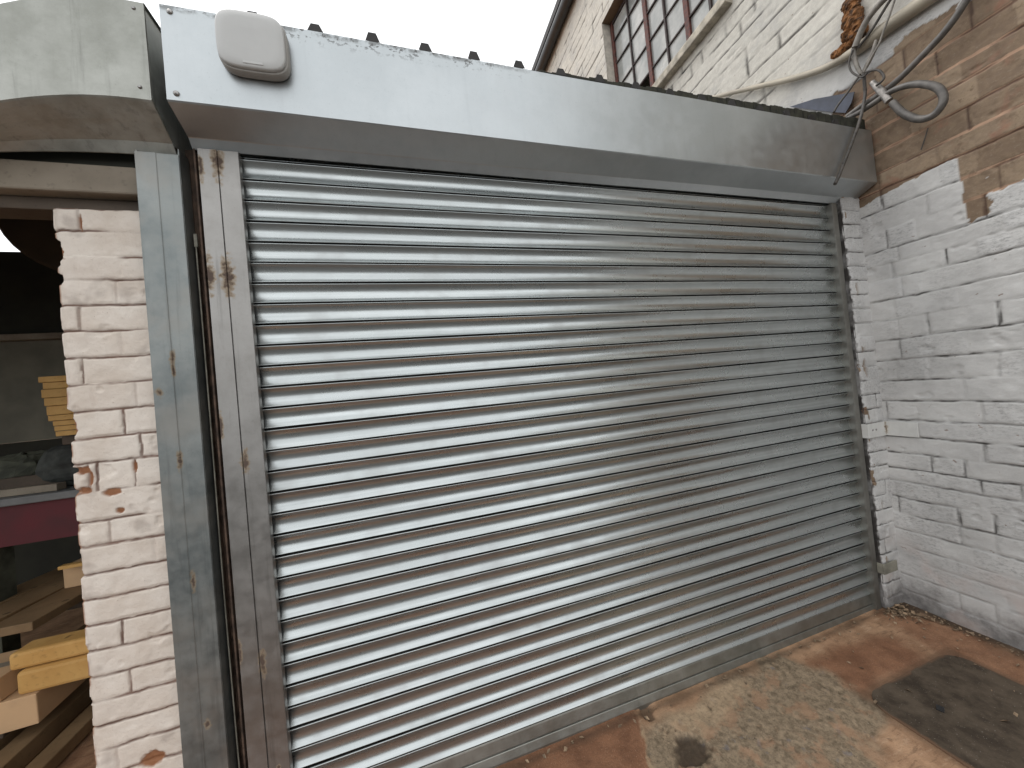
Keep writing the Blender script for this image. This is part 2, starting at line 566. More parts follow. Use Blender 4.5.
M = {}
M['lath'] = m_lath()
RG = [(-0.050, -0.04, 2.38, 0.022, 0.075), (-0.100, -0.04, 2.36, 0.012, 0.06), (-0.100, -0.04, 1.985, 0.02, 0.075),
      (-0.048, -0.04, 1.98, 0.026, 0.085), (-0.042, -0.04, 1.34, 0.016, 0.05), (-0.042, -0.04, 0.66, 0.014, 0.06),
      (-0.104, -0.04, 1.47, 0.010, 0.06), (-0.104, -0.04, 0.72, 0.010, 0.06), (-0.104, -0.04, 0.28, 0.010, 0.05), (-0.02, -0.04, 0.30, 0.010, 0.02)]
M['guide'] = m_galv('galvanised_guide', (0.245, 0.235, 0.22), (0.36, 0.35, 0.335), (0.36, 0.52), 0.85, RG, 0.5)
M['hood'] = m_galv('galvanised_hood', (0.44, 0.47, 0.48), (0.51, 0.54, 0.55), (0.36, 0.46), 0.9, None, 0.08, True)
M['old'] = m_galv('weathered_galvanised', (0.26, 0.265, 0.235), (0.46, 0.465, 0.43), (0.45, 0.62), 0.8, None, 0.45)
RP = [(-0.215, -0.05, 1.71, 0.009, 0.03), (-0.215, -0.05, 1.67, 0.007, 0.03), (-0.217, -0.05, 1.375, 0.010, 0.045), (-0.255, -0.05, 1.60, 0.014, 0.02),
      (-0.208, -0.05, 0.985, 0.009, 0.045), (-0.20, -0.05, 0.52, 0.012, 0.02)]
M['post'] = m_galv('galvanised_post', (0.16, 0.18, 0.18), (0.30, 0.315, 0.305), (0.42, 0.58), 0.8, RP, 0.5, warm=(0.30, 0.28, 0.25))
M['rail'] = m_galv('galvanised_rail', (0.24, 0.24, 0.215), (0.34, 0.34, 0.31), (0.36, 0.5), 0.85, None, 0.2)
M['rail2'] = m_galv('grimy_galvanised', (0.20, 0.195, 0.175), (0.30, 0.295, 0.27), (0.45, 0.6), 0.8, None, 0.5)
M['screw'] = m_plain('screw_steel', (0.32, 0.31, 0.30), 0.35, 0.9)
M['rustangle'] = m_plain('rusty_steel', (0.085, 0.055, 0.038), 0.8, 0.2, 0.6, 25)
M['rust'] = m_plain('rust_red_paint', (0.095, 0.030, 0.022), 0.7, 0.0, 0.5, 30)
M['bardark'] = m_plain('dark_steel_bar', (0.035, 0.022, 0.020), 0.7, 0.0, 0.5, 30)
M['wall'] = m_rightwall()
M['pier'] = m_pier()
M['ground'] = m_ground()
M['siren'] = m_plain('aged_white_plastic', (0.52, 0.52, 0.505), 0.42, 0.0, 0.05, 6, 0.02)
M['sirenbase'] = m_plain('grey_plastic', (0.36, 0.345, 0.32), 0.5, 0.0, 0.06, 6, 0.02)
M['black'] = m_plain('black_plastic', (0.018, 0.018, 0.019), 0.45, 0.0, 0.3, 12)
M['roof'] = m_plain('dark_roof_sheet', (0.030, 0.028, 0.027), 0.7, 0.0, 0.5, 15)
M['roofedge'] = m_plain('mossy_roof_edge', (0.030, 0.030, 0.020), 0.85, 0.0, 0.6, 30, 0.5)
M['lintel'] = m_wood('weathered_timber', (0.20, 0.165, 0.125), (0.34, 0.29, 0.225), False)
M['darkwood'] = m_wood('dark_timber', (0.06, 0.045, 0.033), (0.12, 0.09, 0.065), False)
M['darkwood2'] = m_wood('stained_lintel', (0.16, 0.10, 0.06), (0.27, 0.19, 0.12), False)
M['pine'] = m_wood('yellow_pine', (0.50, 0.27, 0.075), (0.68, 0.42, 0.15))
M['plank'] = m_wood('brown_plank', (0.17, 0.105, 0.052), (0.29, 0.19, 0.10))
M['card'] = m_plain('cardboard', (0.52, 0.34, 0.19), 0.8, 0.0, 0.1, 6, 0.05)
M['maroon'] = m_plain('maroon_board', (0.085, 0.007, 0.012), 0.6, 0.0, 0.25, 5)
M['greybench'] = m_plain('grey_worktop', (0.16, 0.165, 0.165), 0.6, 0.0, 0.2, 8)
M['junk'] = m_plain('dark_sacking', (0.05, 0.055, 0.05), 0.85, 0.0, 0.6, 9, 0.5)
M['junk2'] = m_plain('dull_green_canvas', (0.085, 0.09, 0.065), 0.85, 0.0, 0.5, 9, 0.5)
M['backwall'] = m_plain('dull_panelling', (0.20, 0.195, 0.155), 0.8, 0.0, 0.18, 4, 0.1)
M['dark'] = m_plain('dark_boarding', (0.030, 0.030, 0.022), 0.85, 0.0, 0.3, 5)
M['brownduct'] = m_plain('brown_sheet', (0.060, 0.040, 0.022), 0.7, 0.0, 0.3, 3)
M['pipe'] = m_plain('painted_conduit', (0.38, 0.335, 0.26), 0.55, 0.0, 0.2, 5, 0.03)
M['cable'] = m_plain('grey_cable', (0.20, 0.18, 0.155), 0.5, 0.0, 0.3, 30, 0.1)
M['cable2'] = m_plain('dark_grey_cable', (0.105, 0.095, 0.085), 0.45, 0.0, 0.3, 30, 0.1)
M['sleeve'] = m_plain('metal_sleeve', (0.28, 0.26, 0.24), 0.4, 0.6, 0.35, 40)
M['wire'] = m_plain('thin_wire', (0.06, 0.052, 0.045), 0.6, 0.0, 0.5, 40)
M['foam'] = m_plain('orange_brown_foam', (0.17, 0.075, 0.026), 0.9, 0.0, 0.85, 34, 0.9)
M['plaster'] = m_plain('rough_plaster', (0.44, 0.39, 0.32), 0.9, 0.0, 0.35, 16, 0.8)
M['lead'] = m_plain('blue_grey_flashing', (0.055, 0.062, 0.085), 0.5, 0.2, 0.3, 14, 0.2)
M['sill'] = m_plain('stone_sill', (0.42, 0.38, 0.31), 0.85, 0.0, 0.3, 16, 0.5)
M['reveal'] = m_plain('painted_reveal', (0.55, 0.51, 0.44), 0.85, 0.0, 0.2, 14, 0.4)
M['strap'] = m_galv('painted_strap', (0.55, 0.545, 0.52), (0.66, 0.655, 0.63), (0.5, 0.65), 0.0, [(3.205, -0.06, 1.06, 0.02, 0.05)], 0.1)
M['bracket'] = m_plain('dirty_bracket', (0.22, 0.21, 0.17), 0.7, 0.1, 0.3, 20)
M['litter'] = m_plain('dry_leaf', (0.27, 0.19, 0.12), 0.8, 0.0, 0.6, 40)
M['asphalt'] = m_plain('dark_infill', (0.052, 0.045, 0.040), 0.85, 0.0, 0.5, 40, 0.6)


def m_glass():
    m = Mat('grimy_glass')
    n = m.noise(3.2, 4, 0.6)
    x, y, z = m.xyz()
    c = m.mix(m.step(n, 0.35, 0.7), (0.26, 0.27, 0.26), (0.46, 0.455, 0.43))
    return m.out(c, m.step(n, 0.3, 0.7, 0.08, 0.3), 0.0, m.bump(m.noise(2, 2), 0.1, 0.02), 0.6)


M['glass'] = m_glass()


def m_cover():
    m = Mat('concrete_filled_cover')
    n1 = m.noise(12, 5, 0.65)
    n2 = m.noise(75, 4, 0.7)
    n3 = m.noise(210, 2, 0.6)
    c = m.mix(m.step(n1, 0.3, 0.7), (0.048, 0.036, 0.026), (0.112, 0.086, 0.062))
    c = m.mix(m.math('MULTIPLY', m.step(n2, 0.62, 0.72), 0.5), c, (0.17, 0.14, 0.11))
    c = m.mix(m.math('MULTIPLY', m.step(n3, 0.70, 0.74), 0.8), c, (0.45, 0.42, 0.37))
    x, y, z = m.xyz()
    dx = m.math('SUBTRACT', 0.3225, m.math('ABSOLUTE', m.math('SUBTRACT', x, 2.6175)))
    dy = m.math('SUBTRACT', 0.291, m.math('ABSOLUTE', m.math('ADD', y, 0.639)))
    d = m.math('ADD', m.math('SMOOTH_MIN', dx, dy, 0.08), m.math('MULTIPLY', m.math('SUBTRACT', n1, 0.5), 0.05))
    c = m.mix(m.step(d, 0.014, 0.0, 0.0, 0.7), c, (0.20, 0.115, 0.07))
    return m.out(c, 0.85, 0.0, m.bump(n2, 0.5, 0.005), 0.2)


M['cover'] = m_cover()


# ------------------------------------------------------------------ ground
def gz(x, y):
    return 0.009*(np.clip(x, 0.6, 3.3)-1.6)


def axis_steps(lo, hi, a, b, fine, mid):
    left = a-np.geomspace(mid, a-lo, 24)[::-1]
    right = b+np.geomspace(mid, hi-b, 24)
    return np.concatenate([left, np.arange(a, b+1e-6, fine), right])


xs = axis_steps(-300, 300, 0.7, 3.36, 0.009, 0.06)
ys = axis_steps(-300, 300, -1.25, 0.10, 0.008, 0.06)
XX, YY = np.meshgrid(xs, ys)
near = sst(-3, 0, XX)*sst(6, 4, XX)*sst(-4, -1.5, YY)*sst(1.5, 0.2, YY)
# rough broken patch, in plan
pn = fbm(XX*3.2, YY*3.2, 3, 4)
pd = np.hypot((XX-1.72)/0.60, (YY+0.36)/0.40)
patch = sst(1.12, 0.72, pd+(pn-0.5)*1.5)
pe = np.hypot((XX-2.05)/0.33, (YY+0.27)/0.22)
patch = np.maximum(patch, sst(1.1, 0.75, pe+(fbm(XX*5, YY*5, 5, 4)-0.5)*1.3))
slab = XX-(1.38+0.36*YY)+0.06*(fbm(XX*9, YY*9, 15, 3)-0.5)+0.03*(fbm(XX*40, YY*40, 16, 3)-0.5)     # broken edge of the smooth red slab
red1 = sst(0.006, -0.004, slab)*sst(-1.1, -0.6, YY)
patch = patch*sst(-0.002, 0.008, slab)
pale = sst(0.016, 0.002, np.abs(slab-0.006))*sst(0.42, 0.6, fbm(XX*16, YY*16, 17, 3))
cp = np.hypot((XX-1.68)/0.30, (YY+0.10)/0.12)
pale = np.clip(np.maximum(pale, 0.75*patch*sst(1.1, 0.5, cp+(fbm(XX*9, YY*9, 18, 4)-0.5)*1.4)), 0, 1)
crk = np.abs(fbm(XX*5+0.15*fbm(XX*30, YY*30, 25, 3), YY*5, 24, 4)-0.5)
crk = sst(0.006, 0.001, crk)*patch*sst(0.45, 0.6, fbm(XX*4, YY*4, 26, 2))
red2 = sst(1.1, 0.6, np.hypot((XX-2.52)/0.36, (YY+0.24)/0.15)+(fbm(XX*4, YY*4, 9, 4)-0.5)*0.9)
red3 = sst(1.1, 0.6, np.hypot((XX-3.02)/0.16, (YY+0.5)/0.4)+(fbm(XX*4, YY*4, 10, 4)-0.5)*0.9)*0.8
red = np.clip(np.maximum(np.maximum(red1, red2), red3), 0, 1)*(1-patch)
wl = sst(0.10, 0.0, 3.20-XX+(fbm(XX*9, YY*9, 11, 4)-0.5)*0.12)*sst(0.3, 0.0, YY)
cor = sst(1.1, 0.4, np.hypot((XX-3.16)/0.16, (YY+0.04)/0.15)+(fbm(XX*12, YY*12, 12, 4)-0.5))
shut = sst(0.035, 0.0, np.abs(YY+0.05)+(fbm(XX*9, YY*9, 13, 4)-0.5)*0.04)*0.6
hol = sst(1.05, 0.6, np.hypot((XX-1.46)/0.085, (YY+0.25)/0.07)+(fbm(XX*22, YY*22, 14, 4)-0.5)*1.8)*0.95
hol = np.maximum(hol, 0.8*sst(1.0, 0.5, np.hypot((XX-1.41)/0.04, (YY+0.05)/0.05)+(fbm(XX*30, YY*30, 19, 4)-0.5)*1.6))
hol = np.maximum(hol, 0.7*crk)
mh = sst(0.05, 0.0, np.abs(np.maximum(np.abs(XX-2.62)-0.32, np.abs(YY+0.62)-0.27)))*0.5
darken = np.clip(np.maximum.reduce([wl, cor, shut, hol, mh]), 0, 1)*near  # darker along the wall foot, corner, shutter line, holes and cover rim
ZZ = gz(XX, YY)+near*(patch*(0.012*(fbm(XX*13, YY*13, 20, 4)-0.55)+0.006*(fbm(XX*45, YY*45, 21, 3)-0.5))-0.014*hol
                      + 0.006*(fbm(XX*3, YY*3, 22, 3)-0.5)+0.0015*(fbm(XX*40, YY*40, 23, 2)-0.5)*(1-patch*0.5))
ZZ = ZZ+0.005*red1*near-0.03*(1-near)
# level rim for the cover
inm = (np.abs(XX-2.62) < 0.36) & (np.abs(YY+0.65) < 0.33)
ZZ = np.where(inm, gz(XX, YY)-0.002, ZZ)
g = MB().grid(XX, YY, ZZ)
dark_yard = sst(-0.95, -1.25, YY+0.3*(fbm(XX*2, YY*2, 30, 3)-0.5))  # unseen ground behind the viewpoint, darkened to deepen reflections in the shutter
go = g.build('ground', M['ground'], attrs=dict(dark_yard=dark_yard.ravel(), patch=patch.ravel()*near.ravel(), pale=pale.ravel()*near.ravel(), red=red.ravel()*near.ravel(), darken=darken.ravel()))
go['kind'] = 'structure'

# ------------------------------------------------------------------ right-hand building (> wall, window, sill, gutter, jamb)
XW = 3.22
bld = thing('brick_building', 'tall brick building with peeling white paint and bare brown patch beside the shutter', 'building', (XW, 0, 0))
BEDS = [-0.2, -0.1, 0.0, 0.10, 0.198, 0.29, 0.365, 0.462, 0.557, 0.655, 0.748, 0.825, 0.918, 1.015, 1.11, 1.22, 1.337, 1.457, 1.577, 1.696,
        1.813, 1.925, 2.012, 2.10, 2.214, 2.33, 2.446, 2.545, 2.66, 2.785, 2.877, 3.0, 3.13]
while BEDS[-1] < 7.3:
    BEDS.append(BEDS[-1]+0.1175)
KJ = {2.214: [-.328], 2.10: [-.511], 2.012: [-.32], 1.925: [-.166, -.377, -.476, -.572], 1.813: [-.199, -.275], 1.696: [-.396], 1.577: [-.282],
      1.457: [-.401], 1.337: [-.262], 1.22: [-.382], 1.015: [-.184, -.246, -.46], .918: [-.184], .825: [-.358], 2.66: [-.3], 2.446: [-.268],
      2.33: [-.507], 2.545: [-.498], 2.785: [-.493], 2.877: [-.656], .198: [-.44], .365: [-.23]}
_jc = {}


def wjoints(k):
    if k not in _jc:
        rg = random.Random(100+k)
        z = round(BEDS[k], 3)
        J = list(KJ.get(z, [-(0.30 if k % 2 else 0.42)+rg.uniform(-.02, .02)]))
        a, b = min(J), max(J)
        while a > -3.6:
            a -= rg.choice((0.235, 0.235, 0.24, 0.12))
            J.append(a)
        while b < 6.5:
            b += rg.choice((0.235, 0.235, 0.24, 0.12))
            J.append(b)
        _jc[k] = sorted(J)
    return _jc[k]


WY0, WY1, WZ0, WZ1 = 0.64, 2.24, 4.46, 5.97       # window opening


def wall_mask(Yv, Zv):
    w1 = (fbm(Yv*9, Zv*9, 31, 4)-0.5)
    w2 = (fbm(Yv*30, Zv*30, 32, 3)-0.5)
    low = np.where(Yv > -0.45, 2.405-0.06*(Yv+0.13)*2+0.035*w1+0.03*w2, 2.325+0.02*w2)
    low = np.where(Yv < -0.53+0.02*w2, 2.212+0.022*w2+0.02*w1, low)
    low = np.where((Yv < -0.452+0.025*w2) & (Yv > -0.53+0.03*w2), 2.115+0.05*w1+0.02*w2, low)
    up = 3.128+0.05*np.maximum(w1, 0)*2+0.05*sst(0.06, 0.16, w1)
    return ((Zv > low) & (Zv < up) & (Yv < 0.02+0.1*w1)).astype(float)


wallmb = MB()
AT = dict(groove=[], crack_shade=[], rnd=[], bare=[])


def wall_sheet(y0, y1, z0, z1, dy, dz):
    y = np.linspace(y0, y1, int(round((y1-y0)/dy))+1)
    z = np.linspace(z0, z1, int(round((z1-z0)/dz))+1)
    Yv, Zv = np.meshgrid(y, z)
    h, gr, cr, rn = brick_field(Yv, Zv, BEDS, wjoints, 0.010, 0.0055, 0.008, 0.0025, 40, 0.05, 0.0110 if z0 > 3.2 else 0.0068, True, 0.15)
    bare = wall_mask(Yv, Zv)
    plast = sst(3.10, 3.16, Zv)*sst(3.75, 3.45, Zv+0.4*(fbm(Yv*3, Zv*3, 44, 3)-0.5))*sst(0.5, 0.2, Yv)      # rendered band above the bare brick
    low = sst(0.62, 0.3, Zv)
    k = 1-0.85*plast
    k = k*(1-0.45*low)
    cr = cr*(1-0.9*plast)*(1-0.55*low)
    h = h*k+0.004*plast+0.006*(fbm(Yv*7, Zv*7, 45, 3)-0.5)*(plast+low)-0.003*bare
    kp = None
    yc, zc = (y[:-1]+y[1:])/2, (z[:-1]+z[1:])/2
    YC, ZC = np.meshgrid(yc, zc)
    kp = ~((YC > WY0) & (YC < WY1) & (ZC > WZ0) & (ZC < WZ1))
    wallmb.grid(XW-h, Yv, Zv, True, True, kp)
    AT['groove'].append((gr*(1-plast)).ravel())
    AT['crack_shade'].append(cr.ravel())
    AT['rnd'].append(rn.ravel())
    AT['bare'].append(bare.ravel())


wall_sheet(-0.95, 0.06, -0.2, 3.3, 0.007, 0.005)
wall_sheet(-3.0, -0.95, -0.2, 3.3, 0.02, 0.0075)
wall_sheet(0.06, 5.6, 2.3, 3.3, 0.02, 0.0075)
wall_sheet(-3.0, 5.6, 3.3, 7.0, 0.02, 0.0075)
n_at = {k: np.concatenate(v) for k, v in AT.items()}
# solid body behind the skin
for lo, hi in (((XW+0.03, -3.0, -0.2), (XW+4, 0.5, 7.0)), ((XW+0.03, 2.34, -0.2), (XW+4, 5.6, 7.0)), ((XW+0.03, 0.5, -0.2), (XW+4, 2.34, 4.40)),
               ((XW+0.03, 0.5, 6.05), (XW+4, 2.34, 7.0)), ((XW+0.45, 0.5, 4.40), (XW+4, 2.34, 6.05))):
    wallmb.box(lo, hi)
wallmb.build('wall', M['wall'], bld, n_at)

# window: steel frame with glazing bars in a deep reveal
XG = XW+0.125
rv = MB()
rv.box((XW+0.004, WY1, WZ0-0.05), (XW+0.40, WY1+0.10, WZ1+0.06))
MB().box((XW+0.004, WY0-0.13, WZ0-0.05), (XW+0.40, WY0, WZ1+0.06)).build('window_reveal', M['reveal'], bld)
MB().box((XW+0.006, WY0-0.05, WZ1), (XW+0.40, WY1+0.05, WZ1+0.09)).build('window_lintel', M['darkwood2'], bld)
rv.build('window_reveal', M['reveal'], bld)
win = MB()
bars = MB()
ybars = [(2.21, .04), (1.90, .016), (1.63, .05), (1.37, .018), (1.11, .05), (0.86, .022), (0.665, .05)]
for yb, w in ybars:
    (win if w > .03 else bars).box((XG-0.02, yb-w/2, WZ0+0.02), (XG+0.02, yb+w/2, WZ1))
zb = [4.56, 4.83, 5.13, 5.43, 5.72, 5.945]
for z_ in zb:
    w = 0.04 if z_ in (4.56, 5.945) else 0.014
    for (a, wa), (b, wb) in zip(ybars[1:], ybars[:-1]):
        bars.box((XG-0.014, a+wa/2, z_-w/2), (XG+0.014, b-wb/2, z_+w/2))
wf = win.build('window', M['rust'], bld)
bars.build('glazing_bars', M['bardark'], wf)
gl = MB()
rg = random.Random(4)
zz = [4.56]+zb[1:]
for i in range(len(ybars)-1):
    for j in range(len(zb)-1):
        a, b = ybars[i+1][0], ybars[i][0]
        x0 = XG+0.004
        if (i, j) in ((1, 0), (5, 1)):      # a missing pane
            continue
        t1, t2 = rg.uniform(-.02, .02), rg.uniform(-.02, .02)
        gl.add([(x0+(-t1-t2)*.14, a, zb[j]), (x0+(t1-t2)*.14, b, zb[j]), (x0+(t1+t2)*.14, b, zb[j+1]), (x0+(-t1+t2)*.14, a, zb[j+1])], [(0, 1, 2, 3)])
        gl.add([(x0+.004, a, zb[j]), (x0+.004, b, zb[j]), (x0+.004, b, zb[j+1]), (x0+.004, a, zb[j+1])], [(3, 2, 1, 0)])
gl.build('window_pane', M['glass'], wf)
sl = MB()
sl.prism([(XW-0.075, WZ0-0.085), (XW+0.11, WZ0-0.085), (XW+0.11, WZ0+0.035), (XW-0.075, WZ0-0.01)], 1, WY0-0.06, WY1+0.06)
# prism gives x,z order for axis 1
sl.build('window_sill', M['sill'], bld, bevel=0.008)
gt = MB()
gt.tube([(XW-0.09, -3.0, 6.93), (XW-0.09, 5.6, 6.93)], 0.075, 14, False)
gt.box((XW-0.06, -3.0, 6.95), (XW+0.02, 5.6, 7.08))
gt.build('gutter', M['black'], bld)
rf = MB()
rf.prism([(XW-0.12, 7.085), (XW+4.2, 8.4), (XW+4.2, 8.5), (XW-0.12, 7.185)], 1, -3.1, 5.7)
rf.build('roof', M['roof'], bld)

# jamb of smaller brick between guide rail and wall
JX0 = 3.064
jz = [-0.1]
while jz[-1] < 2.46:
    jz.append(jz[-1]+0.0855)
jm = MB()


def jj(k):
    rg = random.Random(900+k)
    return [3.0, rg.choice((3.165, 3.18, 3.12, 3.05, 3.05)), 3.4]


xj = np.arange(JX0, XW+0.012, 0.004)
zj = np.arange(-0.06, 2.461, 0.004)
XJ, ZJ = np.meshgrid(xj, zj)
h, gr, cr, rn = brick_field(XJ, ZJ, jz, jj, 0.009, 0.006, 0.004, 0.003, 60, 0.2, 0.0048)
cr = np.maximum(cr, sst(0.009, 0.001, XJ-JX0+0.03*(fbm(XJ*30, ZJ*30, 66, 4)-0.5)))  # dark edge painted in to read as the gap beside the guide
edge = sst(0.03, 0.0, XJ-JX0)
h = h-0.008*edge**3
XJ2 = XJ+edge*(0.009*(fbm(ZJ*22, ZJ*0, 61, 3)-0.4)+0.004*gr)
jm.grid(XJ2, -0.052-h, ZJ, True)
jb = (fbm(XJ*25, ZJ*12, 63, 3) > 0.70).astype(float)*sst(3.14, 3.09, XJ)
na = len(jm.v)
# side and back of the jamb
XS, YS = np.meshgrid(np.array([0, 1]), zj)
jm.grid(np.full(XS.shape, JX0+0.006)+XS*0, -0.046+XS*0.25, YS, False, True)
jm.box((JX0+0.03, -0.035, -0.1), (XW+0.02, 0.3, 2.45))
jm.build('door_jamb', M['wall'], bld, dict(groove=gr.ravel(), crack_shade=np.concatenate([cr.ravel(), np.ones(XS.size)]), rnd=rn.ravel(), bare=jb.ravel()))  # cheek coloured dark throughout to stand for the shade in the gap

# ------------------------------------------------------------------ roller shutter (> curtain, bottom_rail, guide_rail, hood)
W = 3.0754
sh = thing('roller_shutter', 'closed galvanised steel roller shutter with ribbed laths under a bright hood', 'roller shutter', (W/2, 0, 0))
PT = 0.075
th = R(43)                                 # one lath: a hollow curve between two small lips
r_ = 0.0315/math.sin(th)
prof = [(0.0006, 0.004), (0.0008, -0.0080), (0.0016, -0.0118), (0.0030, -0.0128), (0.0045, -0.0120)]
prof += [(0.0375+r_*math.sin(-th+2*th*i/14), (r_*math.cos(-th+2*th*i/14)-r_*math.cos(th))-0.0112) for i in range(15)]
prof += [(0.0703, -0.0122), (0.0714, -0.0116), (0.0720, -0.0080), (0.0722, 0.006)]
prof = [(a*0.968, b) for a, b in prof]
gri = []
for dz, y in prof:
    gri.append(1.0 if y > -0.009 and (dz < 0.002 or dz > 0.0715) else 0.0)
cu = MB()
lathv, jdarkv = [], []
xl = np.linspace(-0.02, W+0.02, 61)
rg = random.Random(11)
for k in range(-4, 31):
    z0 = 2.339-PT*(k-1)+0.0                # top of lath k
    tilt = rg.gauss(0, 0.018)
    dy = rg.gauss(0, 0.0008)
    ph = rg.random()*9
    P = np.array(prof)
    Xg, Ii = np.meshgrid(xl, np.arange(len(prof)))
    D = P[:, 0][Ii]
    wob = 0.0010*np.sin(Xg*2.1+ph)+0.0006*np.sin(Xg*5.3+ph*2)
    tw = tilt+0.010*np.sin(Xg*1.3+ph*1.7)
    Yg = P[:, 1][Ii]+dy+wob+tw*(D-0.037)
    Zg = z0-D+0.0008*np.sin(Xg*1.7+ph)
    cu.grid(Xg, Yg, Zg, True, False)
    lathv += [rg.random()]*Xg.size
    jdarkv += list(np.array(gri)[Ii].ravel())
# flat dark backing that stops light between the laths
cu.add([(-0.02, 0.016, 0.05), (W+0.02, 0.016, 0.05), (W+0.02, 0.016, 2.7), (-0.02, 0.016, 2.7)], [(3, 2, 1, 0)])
jdarkv += [1, 1, 1, 1]
lathv += [0, 0, 0, 0]
cu.build('curtain', M['lath'], sh, dict(lath=np.array(lathv), grime=np.array(jdarkv)))
ra = MB()
ra.prism([(0.006, 0.0875), (-0.006, 0.0875), (-0.008, 0.082), (-0.017, 0.042), (-0.010, 0.039), (-0.010, 0.036), (-0.017, 0.034), (-0.025, 0.006), (-0.026, -0.07), (0.006, -0.07)], 0, 0.004, W-0.004)
ra.build('bottom_rail', M['rail'], sh, bevel=0.002)


def channel(x0, x1, yf, z0, z1, seam=None, lip=1):
    m = MB()
    t = 0.004
    if seam is None:
        m.box((x0, yf, z0), (x1, yf+t, z1))
    else:
        m.box((x0, yf, z0), (seam-0.0012, yf+t, z1))
        m.box((seam+0.0012, yf+0.0015, z0), (x1, yf+t+0.0015, z1))
        m.box((seam-0.004, yf+t+0.002, z0), (seam+0.004, yf+0.05, z1))
    m.box((x0, yf+t+0.0005, z0), (x0+t, yf+0.075, z1))
    m.box((x1-t, yf+t+0.002, z0), (x1, yf+0.028, z1))
    return m


gl_ = channel(-0.106, 0.012, -0.040, -0.10, 2.4235, -0.050).build('guide_rail', M['guide'], sh, bevel=0.0012)
st = MB()
st.box((-0.122, -0.030, -0.1), (-0.117, 0.0155, 2.45))
st.box((-0.172, 0.016, -0.1), (-0.108, 0.020, 2.45))
st.box((-0.150, -0.004, -0.1), (-0.147, 0.010, 2.10))
st.build('backing_angle', M['rustangle'], gl_)
lb = MB()
lb.tube([(-0.1425, -0.016, 2.13), (-0.1425, -0.016, 1.5), (-0.146, -0.012, 0.9), (-0.142, -0.014, 0.2)], 0.0022, 6)
lb.box((-0.146, -0.019, 2.09), (-0.137, -0.0125, 2.135))
lb.build('edge_rod', M['bracket'], gl_)
gr_ = channel(3.009, 3.050, -0.036, 0.012, 2.4235).build('guide_rail', M['rail2'], sh, bevel=0.0012)
MB().box((3.052, 0.012, -0.1), (3.2, 0.020, 2.45)).build('gap_shade_strip', M['dark'], gr_)  # added dark strip standing in for the shade behind the guide gap
sp = MB()
sp.box((3.046, -0.0682, 1.015), (XW-0.008, -0.0622, 1.098))
sp.box((3.046, -0.0620, 1.015), (3.0515, -0.0365, 1.098))
sp.box((XW-0.016, -0.205, 1.015), (XW-0.010, -0.0685, 1.098))
sp.build('fixing_strap', M['strap'], gr_, bevel=0.002)
for x_ in (3.085, 3.115):
    MB().lathe((x_, -0.0680, 1.06), (0, -1, 0), [(0.006, 0), (0.006, 0.002), (0.003, 0.004)], 10).build('screw', M['screw'], gr_)
bk = MB()
bk.box((3.045, -0.071, 0.225), (3.165, -0.063, 0.285))
bk.box((3.045, -0.063, 0.225), (3.0510, -0.0365, 0.285))
bk.build('fixing_bracket', M['bracket'], gr_, bevel=0.003)


def hood_profile(ty, tz, yf, zt, zb, yl, zl, lip):
    return [(ty, zt), (yf+0.004, zt), (yf, zt-0.004), (yf, zb+0.004), (yf+0.004, zb), (yl-0.003, zl+0.002), (yl, zl), (yl+0.020, zl-lip), (yl+0.024, zl-lip), (yl+0.004, zl+0.006),
            (yf+0.010, zb+0.008), (yf+0.006, zb+0.012), (yf+0.006, zt-0.008), (ty, zt-0.005)]


def hood(x0, x1, nx, pf, sag=None, wav=0.0012, seed=0, dent=0.0):
    """bent sheet-steel cover, a long sheet with a little unevenness; ends closed"""
    m = MB()
    xs_ = np.linspace(x0, x1, nx)
    P = []
    for i in range(len(pf)):
        a, b = np.array(pf[i]), np.array(pf[(i+1) % len(pf)])
        k = 8 if np.linalg.norm(b-a) > 0.08 else 1
        for t in range(k):
            P.append(a+(b-a)*t/k)
    P = np.array(P+[P[0]])
    Xg, I = np.meshgrid(xs_, np.arange(len(P)))
    Yg, Zg = P[:, 0][I].copy(), P[:, 1][I].copy()
    fr = (P[:, 0] < -0.10)[I]
    Yg += np.where(fr, wav*2*(fbm(Xg*2.2+seed, Zg*5, 70+seed, 3)-0.5)*2, 0)
    Zg += 0.0012*np.sin(Xg*3+seed)
    if sag is not None:
        Zg += sag(Xg, Zg)
    m.grid(Xg, Yg, Zg, False, True)
    n = len(P)-1
    for xi, fl in ((0, False), (nx-1, True)):
        ring = [(Xg[i, xi], Yg[i, xi], Zg[i, xi]) for i in range(n)]
        # flat cheek: outline of the outer half only
        outer = [i for i in range(n) if True]
        zl_ = min(p[2] for p in ring)
        pts = [(ring[0][0], -0.0, ring[0][2]-0.003)]
        o_ = [p for p in ring]
        top = [p for p in o_][:]
        front = []
        for i in range(len(pf)):
            if i <= 6:
                d = np.argmin([abs(P[j, 0]-pf[i][0])+abs(P[j, 1]-pf[i][1]) for j in range(n)])
                front.append(ring[d])
        e = 0.0035 if xi == 0 else -0.0035
        cheek = [(p[0]+e, p[1]+0.003 if p[1] < -0.01 else p[1], p[2]-0.0015 if p[2] > 2.6 else p[2]+0.002) for p in front]
        cheek.append((front[0][0]+e, front[0][1], front[-1][2]+0.01))
        m.add(cheek, [tuple(range(len(cheek))) if not fl else tuple(range(len(cheek)))[::-1]])
    return m


HP = hood_profile(0.30, 2.80, -0.150, 2.802, 2.492, -0.048, 2.450, 0.026)
hd = hood(-0.124, XW-0.012, 60, HP, None, 0.0011, 1).build('hood', M['hood'], sh)
for z_ in (2.778, 2.518):
    MB().lathe((-0.098, -0.1505, z_), (0, -1, 0), [(0.0085, 0), (0.0085, 0.002), (0.006, 0.0045), (0.002, 0.006)], 14).build('screw', M['screw'], hd)

